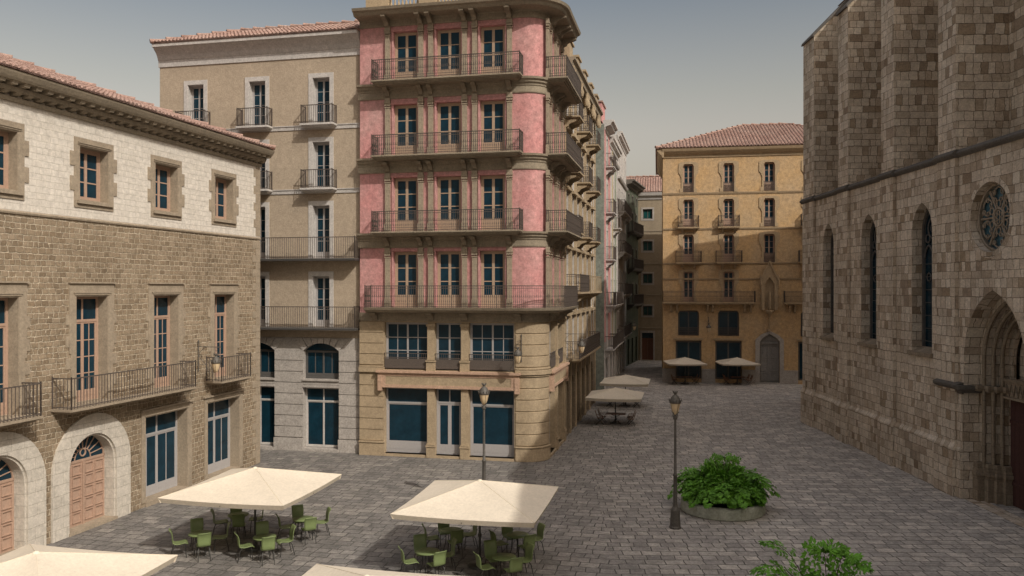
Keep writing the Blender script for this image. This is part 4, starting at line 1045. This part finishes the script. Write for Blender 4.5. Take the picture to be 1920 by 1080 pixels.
# ================================================================== parasols
M['canvas_dark'] = plaster('canvas_seam', (.76,.67,.53), var=.05, stain=.05, grain=.1, bmp=.05)
def make_parasol(label, loc, half, eave, rise, val=.17, rz=PR, group='cream parasols'):
    t = thing('parasol', label, 'parasol', loc, rz, group)
    m = MB(); n = 8
    for q in range(4):
        c, s_ = math.cos(q*PI/2), math.sin(q*PI/2)
        vs = []; idx = {}
        for i in range(n+1):
            k = i/n
            for j in range(n+1):
                x = half*k*(2*j/n-1); y = -half*k
                sag = -.10*math.sin(PI*min(1, k))*(1-abs(2*j/n-1)**2)*.6 - .05*k*(1-(2*j/n-1)**2)
                vs.append((x*c-y*s_, x*s_+y*c, eave+rise*(1-k) + sag*.9))
        m.add(vs, [(i*(n+1)+j, (i+1)*(n+1)+j, (i+1)*(n+1)+j+1, i*(n+1)+j+1) for i in range(n) for j in range(n)], False)
    cv = m.build('canopy', M['canvas'], t)
    mod = cv.modifiers.new('thick', 'SOLIDIFY'); mod.thickness = .012; mod.offset = -1
    m = MB()
    for q in range(4):
        c, s_ = math.cos(q*PI/2), math.sin(q*PI/2)
        for y0, flip in ((-half-.004, 0), (-half+.008, 1)):
            vs = []
            for j in range(n+1):
                x = half*(2*j/n-1); zz = eave-.045*(1-(2*j/n-1)**2)
                for z, yk in ((zz, y0), (zz-val, y0+.075)): vs.append((x*.985*c-yk*s_ if z < zz else x*c-yk*s_, x*.985*s_+yk*c if z < zz else x*s_+yk*c, z))
            fs = [(2*j, 2*j+1, 2*j+3, 2*j+2) for j in range(n)]
            m.add(vs, [f[::-1] for f in fs] if flip else fs, False)
    m.build('valance', M['canvas'], t)
    m = MB().tube([(0,0,.05),(0,0,eave+rise-.03)], .038, 10); m.lathe([(.06,1.0),(.06,1.12)], 10); m.build('pole', M['steel'], t)
    m = MB()
    for x in (-1, 1):
        for y in (-1, 1): m.bar((0,0,eave+rise-.1), (x*(half-.03), y*(half-.03), eave-.05), .03)
    for x, y in ((1,0),(-1,0),(0,1),(0,-1)): m.bar((0,0,eave+rise-.1), (x*(half-.03), y*(half-.03), eave-.16), .025)
    m.build('ribs', M['steel'], t)
    m = MB()
    for x in (-1, 1):
        for y in (-1, 1):
            m.tube([(x*half*k, y*half*k, eave+rise*(1-k)+.004) for k in fr(6, 0, 1)], .008, 4)
    m.lathe([(.10,eave+rise-.03),(.07,eave+rise+.015),(.02,eave+rise+.03)], 8); m.build('seams', M['canvas_dark'], t)
    m = MB().lathe([(.42,.003),(.42,.07),(.38,.09),(.08,.1),(.07,.3)], 16); m.build('base', M['steel'], t)
    return t
make_parasol('large cream parasol over green chairs beside the stone house with arched doors', (-9.4,30.06,0), 2.35, 2.27, .66)
make_parasol('large cream parasol over green chairs between the two street lamps, in front of pink building', (-1.1,28.07,0), 2.35, 2.27, .66)
make_parasol('cream parasol beside the stone house, cut off in the lower left corner', (-11.84,20.43,0), 2.35, 2.27, .66)
make_parasol('cream parasol of which only the far edge shows, at the bottom middle', (-3.32,18.73,0), 2.35, 2.27, .66)
make_parasol('small cream parasol over bistro chairs in the side street, nearer of the two', (7.25,57.6,0), 1.9, 2.0, .5, .2)
make_parasol('small cream parasol in the side street, farther of the two', (9.15,66.2,0), 1.9, 2.0, .5, .2)
make_parasol('small cream parasol against the ochre building at its left corner', (17.1,81.2,0), 1.85, 2.15, .5, .14, R(-2))
make_parasol('small cream parasol against the ochre building beside its grey door', (22.2,81.0,0), 1.85, 2.15, .5, .14, R(-2))

# ================================================================== green cafe furniture
def shell_mesh():
    pr = [(-.31,.90),(-.275,.865),(-.24,.80),(-.215,.70),(-.21,.60),(-.205,.53),(-.185,.475),(-.13,.445),(-.04,.435),(.06,.445),(.15,.462),(.21,.458),(.25,.435),(.265,.40)]
    wd = [.195,.20,.205,.205,.20,.195,.19,.195,.205,.21,.21,.21,.205,.20]
    m = MB(); K = 6; vs = []
    for (y, z), w in zip(pr, wd):
        for k in range(K+1):
            q = 2*k/K-1; e = .025*q*q
            vs.append((w*q, y + (e if z > .5 else 0), z + (e*.6 if z <= .5 else 0)))
    n = len(pr)
    m.add(vs, [(i*(K+1)+k, i*(K+1)+k+1, (i+1)*(K+1)+k+1, (i+1)*(K+1)+k) for i in range(n-1) for k in range(K)], True)
    return m
chair = thing('cafe_chair', 'x', 'chair'); chair.scale = (1.1, 1.1, 1.12)
o = shell_mesh().build('shell', M['chair_green'], chair)
mod = o.modifiers.new('thick', 'SOLIDIFY'); mod.thickness = .018
for x in (-1, 1):
    MB().tube([(x*.165,.16,.45),(x*.18,.19,.3),(x*.19,.21,0)], .013, 6).build('leg', M['steel'], chair)
    MB().tube([(x*.165,.14,.43),(x*.16,-.1,.43),(x*.17,-.17,.34),(x*.185,-.25,0)], .013, 6).build('leg', M['steel'], chair)
table = thing('cafe_table', 'x', 'table')
MB().lathe([(.02,.70),(.36,.70),(.395,.71),(.40,.725),(.395,.74),(.02,.742)], 28).build('tabletop', M['chair_green'], table)
for x in (-1, 1):
    for y in (-1, 1): MB().tube([(x*.13,y*.13,.7),(x*.14,y*.14,.3),(x*.2,y*.2,0)], .016, 6).build('leg', M['steel'], table)
first = {'c': chair, 't': table}; protos = dict(first)
def put_copy(key, loc, rz, label, group):
    o = first.pop(key, None)
    if o is None: return dup(protos[key], loc, rz, label, group)
    o.location = loc; o.rotation_euler = (0,0,rz); o['label'] = label; o['group'] = group; return o
sets = [('stone-house parasol', [('front left', -11.15, 29.35), ('back left', -10.6, 31.8), ('front right', -8.72, 28.95), ('back right', -7.95, 31.25)]),
        ('pink-building parasol', [('front left', -2.8, 27.35), ('back left', -2.2, 29.75), ('front right', -.26, 26.8), ('back right', .2, 29.2)])]
for where, tabs in sets:
    for nm, x, y in tabs:
        put_copy('t', (x,y,0), random.uniform(0,1), 'round green cafe table, %s of four under the %s' % (nm, where), 'round green cafe tables')
        a = R(random.uniform(18, 30))
        for side, t in (('left', PI+a), ('near', -PI/2+a), ('right', a), ('far', PI/2+a)):
            rr = random.uniform(.66, .74); t2 = t + R(random.uniform(-5, 5))
            cx, cy = x+rr*math.cos(t2), y+rr*math.sin(t2)
            put_copy('c', (cx,cy,0), t+PI/2+R(random.uniform(-8,8)), 'green chair on %s side of the %s table under the %s' % (side, nm, where), 'green cafe chairs')
# bistro sets
bchair = thing('bistro_chair', 'x', 'chair')
m = MB().slab([(-.21,-.2),(.21,-.2),(.2,.22),(-.2,.22)], [], .44, .46, 'xy')
m.build('seat', M['rattan'], bchair)
m = MB()
for i in range(7): z = .52+i*.055; y = -.2-(z-.45)*.32; m.box(-.2, .2, y-.006, y+.006, z, z+.045)
for s_ in (-1, 1): m.tube([(s_*.205,-.2,.45),(s_*.205,-.36,.95)], .014, 6)
m.tube([(-.205,-.36,.95),(.205,-.36,.95)], .014, 6)
m.build('backrest', M['rattan'], bchair)
for s_ in (-1, 1):
    MB().tube([(s_*.215,-.2,.45),(s_*.215,.22,0)], .015, 6).build('leg', M['steel'], bchair)
    MB().tube([(s_*.2,.2,.45),(s_*.2,-.3,0)], .015, 6).build('leg', M['steel'], bchair)
    MB().tube([(s_*.22,-.28,.66),(s_*.23,.1,.66),(s_*.22,.18,.46)], .013, 6).build('armrest', M['rattan'], bchair)
btable = thing('bistro_table', 'x', 'table')
MB().box(-.68, .68, -.38, .38, .72, .755).build('tabletop', M['bistro_wood'], btable)
m = MB().tube([(0,0,.1),(0,0,.72)], .035, 8); m.lathe([(.06,.3),(.08,.36),(.05,.42)], 8)
for x, y in ((1,.5),(-1,.5),(1,-.5),(-1,-.5)):
    m.tube([(0,0,.2),(x*.12,y*.12,.22),(x*.28,y*.26,.08),(x*.36,y*.34,.01)], .022, 6); m.tube([(0,0,.55),(x*.2,y*.18,.62),(x*.34,y*.3,.72)], .015, 6)
m.build('pedestal', M['steel'], btable)
first.update({'bc': bchair, 'bt': btable}); protos.update({'bc': bchair, 'bt': btable})
for x, y, rz, w in ((7.25,57.3,PR,'nearer side-street parasol'), (8.95,65.9,PR,'farther side-street parasol'), (17.1,81.1,R(-2),'parasol at the ochre building corner'), (22.2,80.9,R(-2),'parasol beside the grey carved door')):
    put_copy('bt', (x,y,0), rz, 'brown rectangular bistro table under the %s' % w, 'bistro tables')
    c, q = math.cos(rz), math.sin(rz)
    for nm, dx, dy, a in (('left front', -1.05,-.28,-PI/2), ('left back', -.95,.5,-PI/2), ('right front', 1.05,-.25,PI/2), ('right back', .95,.52,PI/2)):
        put_copy('bc', (x+dx*c-dy*q, y+dx*q+dy*c, 0), rz+a+R(random.uniform(-14,14)), 'brown rattan chair, %s one under the %s' % (nm, w), 'bistro chairs')

# ================================================================== lamps
def lantern(t, x=0, z=0, s=1., y=0):
    """glass bowl, collar and crowned cap; z is the foot of the bowl"""
    b = MB().lathe([(.05*s,0),(.10*s,.05*s),(.15*s,.18*s),(.19*s,.34*s),(.205*s,.46*s)], 14, (x, y, z)); b.build('lantern_glass', M['lamp_glass'], t)
    c = MB().lathe([(.225*s,.45*s),(.24*s,.47*s),(.24*s,.54*s),(.20*s,.58*s),(.18*s,.66*s),(.13*s,.74*s),(.06*s,.79*s),(.05*s,.83*s),(.09*s,.86*s),(.09*s,.90*s),(.03*s,.92*s)], 14, (x, y, z))
    for k in range(12):
        a = k*PI/6; c.tube([(x+.235*s*math.cos(a), y+.235*s*math.sin(a), z+.53*s), (x+.26*s*math.cos(a), y+.26*s*math.sin(a), z+.63*s)], [.022*s, .012*s], 5)
    for k in range(8):
        a = k*PI/4; c.tube([(x+.08*s*math.cos(a), y+.08*s*math.sin(a), z+.88*s), (x+.11*s*math.cos(a), y+.11*s*math.sin(a), z+.96*s)], [.018*s, .008*s], 5)
    c.build('lantern_cap', M['lamp_metal'], t)
    f = MB()
    for k in range(4):
        a = k*PI/2+.4; f.tube([(x+r*s*math.cos(a), y+r*s*math.sin(a), z+zz*s) for r, zz in ((.055,0),(.105,.05),(.155,.18),(.195,.34),(.21,.46))], .008*s, 4)
    f.build('lantern_frame', M['lamp_metal'], t)
def street_lamp(label, loc):
    t = thing('street_lamp', label, 'street lamp', loc, 0, 'street lamps')
    MB().lathe([(.24,.003),(.24,.06),(.21,.10),(.19,.42),(.18,.72),(.15,.78),(.10,.86),(.085,.95)], 8, smooth=False, a0=PI/8).build('base', M['lamp_metal'], t)
    m = MB().lathe([(.085,.9),(.075,1.6),(.074,2.05),(.09,2.07),(.09,2.13),(.06,2.16),(.05,3.2),(.046,4.33)], 12)
    m.build('pole', M['lamp_metal'], t)
    m = MB().lathe([(.045,4.28),(.085,4.32),(.085,4.38),(.05,4.44),(.05,4.5)], 10)
    for k in range(4):
        a = k*PI/2+PI/4; c, s_ = math.cos(a), math.sin(a)
        m.tube([(c*.05,s_*.05,4.34),(c*.13,s_*.13,4.42),(c*.1,s_*.1,4.52),(c*.14,s_*.14,4.6),(c*.17,s_*.17,4.57)], .012, 5)
    m.build('lantern_cradle', M['lamp_metal'], t)
    lantern(t, 0, 4.5, .98)
    return t
street_lamp('grey street lamp with a tulip lantern standing beside the round planter', (6.46,32.5,0))
street_lamp('grey street lamp rising behind a large parasol in front of the pink building', (-1.2,35.2,0))
def wall_lamp(label, loc, rz, arm=1.0, s=.95):
    """origin: wall plate, lowest point of the plate; local -y points away from the wall"""
    t = thing('wall_lantern', label, 'wall lamp', loc, rz, 'wall lanterns')
    m = MB().tube([(0,-.03,0),(0,-.03,1.4)], .022, 6); m.lathe([(.02,1.4),(.05,1.44),(.015,1.52)], 6, (0,-.03,0))
    m.tube([(0,-.03,1.2),(0,-arm-.25,1.2)], .018, 6)
    m.tube([(0,-.03,.85),(0,-.15,.62),(0,-arm*.45,.35),(0,-arm*.62,-.05)], .014, 5); m.tube([(0,-.05,.7),(0,-.12,.95),(0,-.3,1.12),(0,-.5,1.2)], .012, 5)
    m.tube([(.0,-.03,.35),(0,-arm*.4,.35)], .01, 5)
    m.tube([(0,-arm,1.2),(0,-arm,1.0)], .012, 5)
    m.tube([(math.cos(q)*.2, -arm, .78+math.sin(q)*.24) for q in fr(10, 0, PI)], .01, 5)
    m.build('bracket', M['lamp_metal'], t)
    lantern(t, 0, 0., s, -arm); return t
def fw(o, deg, u, d, z): a = R(deg); return (o[0]+u*math.cos(a)-d*math.sin(a), o[1]+u*math.sin(a)+d*math.cos(a), z)
wall_lamp('iron wall lantern on the stone house between its two right-hand balconies', fw((-13.7,44.6), 76.1, -5.55, -.04, 5.5), R(76.1), .98)
wall_lamp('iron wall lantern on the front of pink building beside its rounded corner', fw(P0, -12.2, 9.42, -.05, 5.45), PR)
wall_lamp('iron wall lantern on the street side of the pink building', fw(S0, 77.8, 6.7, -.05, 5.45), SRot, 1.1)
wall_lamp('iron wall lantern far down the dim side street', fw(T0, 77.8, 13.8, -.8, 5.), SRot)
wall_lamp('iron wall lantern on the ochre building between its two shop windows', fw((OX,83.3), -10, 4.48, -.05, 5.1), a10, .8)

# ================================================================== planters and ferns
M['leaf'] = plain('fresh_green_leaf', (.11,.27,.022), .5, .35, 0, .45, 3.5)
nt = M['leaf'].node_tree; b = nt.nodes['Principled BSDF']
for k in ('Subsurface Weight',): b.inputs[k].default_value = 0.
M['stem'] = plain('brown_stem', (.05,.035,.02), .7, .2)
def planter(label, loc):
    t = thing('planter', label, 'planter', loc, 0, 'round stone planters'); n = 18
    MB().lathe([(1.72,.003),(1.76,.05),(1.76,.36),(1.74,.46),(1.68,.5),(1.52,.5),(1.48,.46),(1.48,.3)], n, smooth=False).build('rim', M['concrete'], t)
    MB().lathe([(1.47,.3),(1.0,.36),(.3,.42)], n).build('soil', M['soil'], t)
def fern(label, loc, seed, tops, n=52, rad=2.0, spread=1.):
    rnd = random.Random(seed); t = thing('fern_shrub', label, 'shrub', loc, 0, 'leafy shrubs in the planters')
    L = MB(); S = MB()
    def leaflet(p, d, nrm, ln, w):
        side = d.cross(nrm).normalized(); a = p; tip = p + d*ln + nrm*(-.15*ln)
        m1 = p + d*ln*.42 + side*w; m2 = p + d*ln*.42 - side*w; q1 = p + d*ln*.75 + side*w*.55; q2 = p + d*ln*.75 - side*w*.55
        L.add([a, m1, q1, tip, q2, m2], [(0,1,2,3),(0,3,4,5)])
    def frond(p0, az, L0, rise, droop, scale=1.):
        d0 = Vector((math.cos(az), math.sin(az), 0)); pts = []
        for i in range(13):
            q = i/12; pts.append(p0 + d0*(L0*q) + Vector((0,0, rise*math.sin(min(1,q*1.15)*PI*.5) - droop*q*q*q)) + d0.cross(Vector((0,0,1)))*(.12*math.sin(q*2.5)*rnd.uniform(-1,1)*L0*.3))
        S.tube(pts, [.018*(1-i/14) for i in range(13)], 4, False)
        for i in range(3, 13):
            q = i/12; pt = pts[i]; d = (pts[i]-pts[i-1]).normalized(); side = d.cross(Vector((0,0,1))).normalized(); up = side.cross(d).normalized()
            pl = .42*scale*math.sin(PI*(q*.8+.16))+.08
            for s_ in ((-1, 1) if i < 12 else (-1, 0, 1)):
                dd = (d*.65 + side*s_ + Vector((0,0,-.25+rnd.uniform(-.15,.2)))).normalized() if s_ else d
                for j in range(1, 5):
                    pp = pt + dd*(pl*j/4) ; ll = .165*scale*(1.15-j*.09)
                    sd = dd.cross(up).normalized()
                    for k in ((-1, 1) if j < 4 else (-1, 0, 1)):
                        dl = (dd*.8 + sd*k*.9 + up*rnd.uniform(-.35,.3)).normalized() if k else dd
                        nn = (up + Vector((rnd.uniform(-.6,.6), rnd.uniform(-.6,.6), .2))).normalized()
                        leaflet(pp, dl, nn, ll*rnd.uniform(.7,1.3), .043*scale)
    for i in range(n):
        az = i*2.39996 + rnd.uniform(-.2,.2); q = rnd.random()
        if q < .45: frond(Vector((math.cos(az)*.4, math.sin(az)*.4, .5)), az, rad*rnd.uniform(.42,.70), rnd.uniform(.6,1.1)*spread, rnd.uniform(.4,.7))
        elif q < .8: frond(Vector((math.cos(az)*.25, math.sin(az)*.25, .42)), az, rad*rnd.uniform(.5,.98), rnd.uniform(1.1,1.6)*spread, rnd.uniform(.6,1.1))
        else: frond(Vector((0,0,.45)), az, rad*rnd.uniform(.2,.5), rnd.uniform(1.3,1.6)*spread, rnd.uniform(.2,.5))
    for az, ln, h, dr, sc_ in tops: frond(Vector((0,0,.5)), az, ln, h, dr, sc_)
    S.build('stem', M['stem'], t); L.build('foliage', M['leaf'], t)
planter('round low stone planter standing beside a street lamp', (9.0,35.1,0))
fern('bushy fern-like shrub overflowing the round planter by the street lamp', (9.0,35.1,0), 3, [(1.2,.7,1.75,.1,1.),(.2,.55,1.7,.1,1.),(2.4,.5,1.6,.1,1.), (0.0,2.25,1.2,.9,1.2), (PI,2.2,1.1,.9,1.2), (.3,2.1,1.35,.8,1.1), (2.8,1.9,1.35,.7,1.1)], 74, 2.1)
planter('round stone planter below the bottom edge, mostly out of view', (8.3,21.6,0))
fern('leafy shrub with long arching shoots, cut off by the bottom edge', (8.3,21.6,0), 11, [(2.9,1.75,1.75,.3,1.1),(2.6,1.6,2.05,.0,.8),(.4,.7,1.95,.1,1.1),(.1,1.0,1.85,.2,1.1),(1.5,.4,2.1,.1,1.2),(3.3,1.6,1.5,.3,1.)], 24, 1.6)

# ================================================================== light, sky, camera
EL, AZ = R(40), math.atan2(.478, -.6)            # azimuth measured from +Y towards +X
sd = Vector((math.sin(AZ)*math.cos(EL), math.cos(AZ)*math.cos(EL), math.sin(EL)))
ld = bpy.data.lights.new('sun', 'SUN'); ld.energy = SUN_E; ld.angle = R(.5); ld.color = (1., .95, .87)
lo = bpy.data.objects.new('sun', ld); COL.objects.link(lo); lo.rotation_euler = sd.to_track_quat('Z', 'Y').to_euler()
w = bpy.data.worlds.new('World'); sc.world = w; w.use_nodes = True; nt = w.node_tree
bg = nt.nodes['Background']; sky = N(nt, 'ShaderNodeTexSky', sky_type='NISHITA')
sky.sun_disc = False; sky.sun_elevation = EL; sky.sun_rotation = AZ; sky.air_density = 1.; sky.dust_density = SKY_DUST; sky.ozone_density = 1.; sky.altitude = 0
hs_ = N(nt, 'ShaderNodeHueSaturation'); hs_.inputs['Saturation'].default_value = SKY_SAT; lk(nt, sky.outputs[0], hs_.inputs['Color'])
geo = N(nt, 'ShaderNodeTexCoord'); sz = N(nt, 'ShaderNodeSeparateXYZ'); lk(nt, geo.outputs['Generated'], sz.inputs[0])
gr = N(nt, 'ShaderNodeValToRGB'); lk(nt, sz.outputs[2], gr.inputs[0]); e = gr.color_ramp.elements
def stop(p, c, k=SKY_K): q = e.new(p); q.color = (c[0]*k, c[1]*k, c[2]*k, 1)
e[0].position = 0; e[0].color = (1.4*SKY_K, 1.15*SKY_K, .90*SKY_K, 1); e[1].position = 1.; e[1].color = (SKY_Z[0]*SKY_K, SKY_Z[1]*SKY_K, SKY_Z[2]*SKY_K, 1)
stop(.185, (1.18,.995,.79)); stop(.227, (1.02,.90,.72)); stop(.33, (.655,.66,.628)); stop(.42, (.70,.70,.66)); stop(.7, tuple(.75*x for x in SKY_Z))
dy = maprange(nt, sz.outputs[1], -.9, .05, .40, 1.); dc = N(nt, 'ShaderNodeCombineColor')
for i in range(3): lk(nt, dy, dc.inputs[i])
grad = mixc(nt, 1., gr.outputs[0], dc.outputs[0], 'MULTIPLY')
tm = mixc(nt, 1., hs_.outputs[0], grad, 'MULTIPLY')
lk(nt, tm, bg.inputs['Color']); bg.inputs['Strength'].default_value = SKY_S
cd = bpy.data.cameras.new('camera'); cam = bpy.data.objects.new('camera', cd); COL.objects.link(cam)
cam.location = (0,0,9.5); cam.rotation_euler = (PI/2, 0, 0); cd.sensor_width = 36; cd.lens = 36*1540/1920; cd.clip_end = 3000
sc.camera = cam
sc.view_settings.view_transform = 'Standard'; sc.view_settings.look = 'None'; sc.view_settings.exposure = EXPO; sc.view_settings.gamma = 1.
sc.render.resolution_x = 1024; sc.render.resolution_y = 576
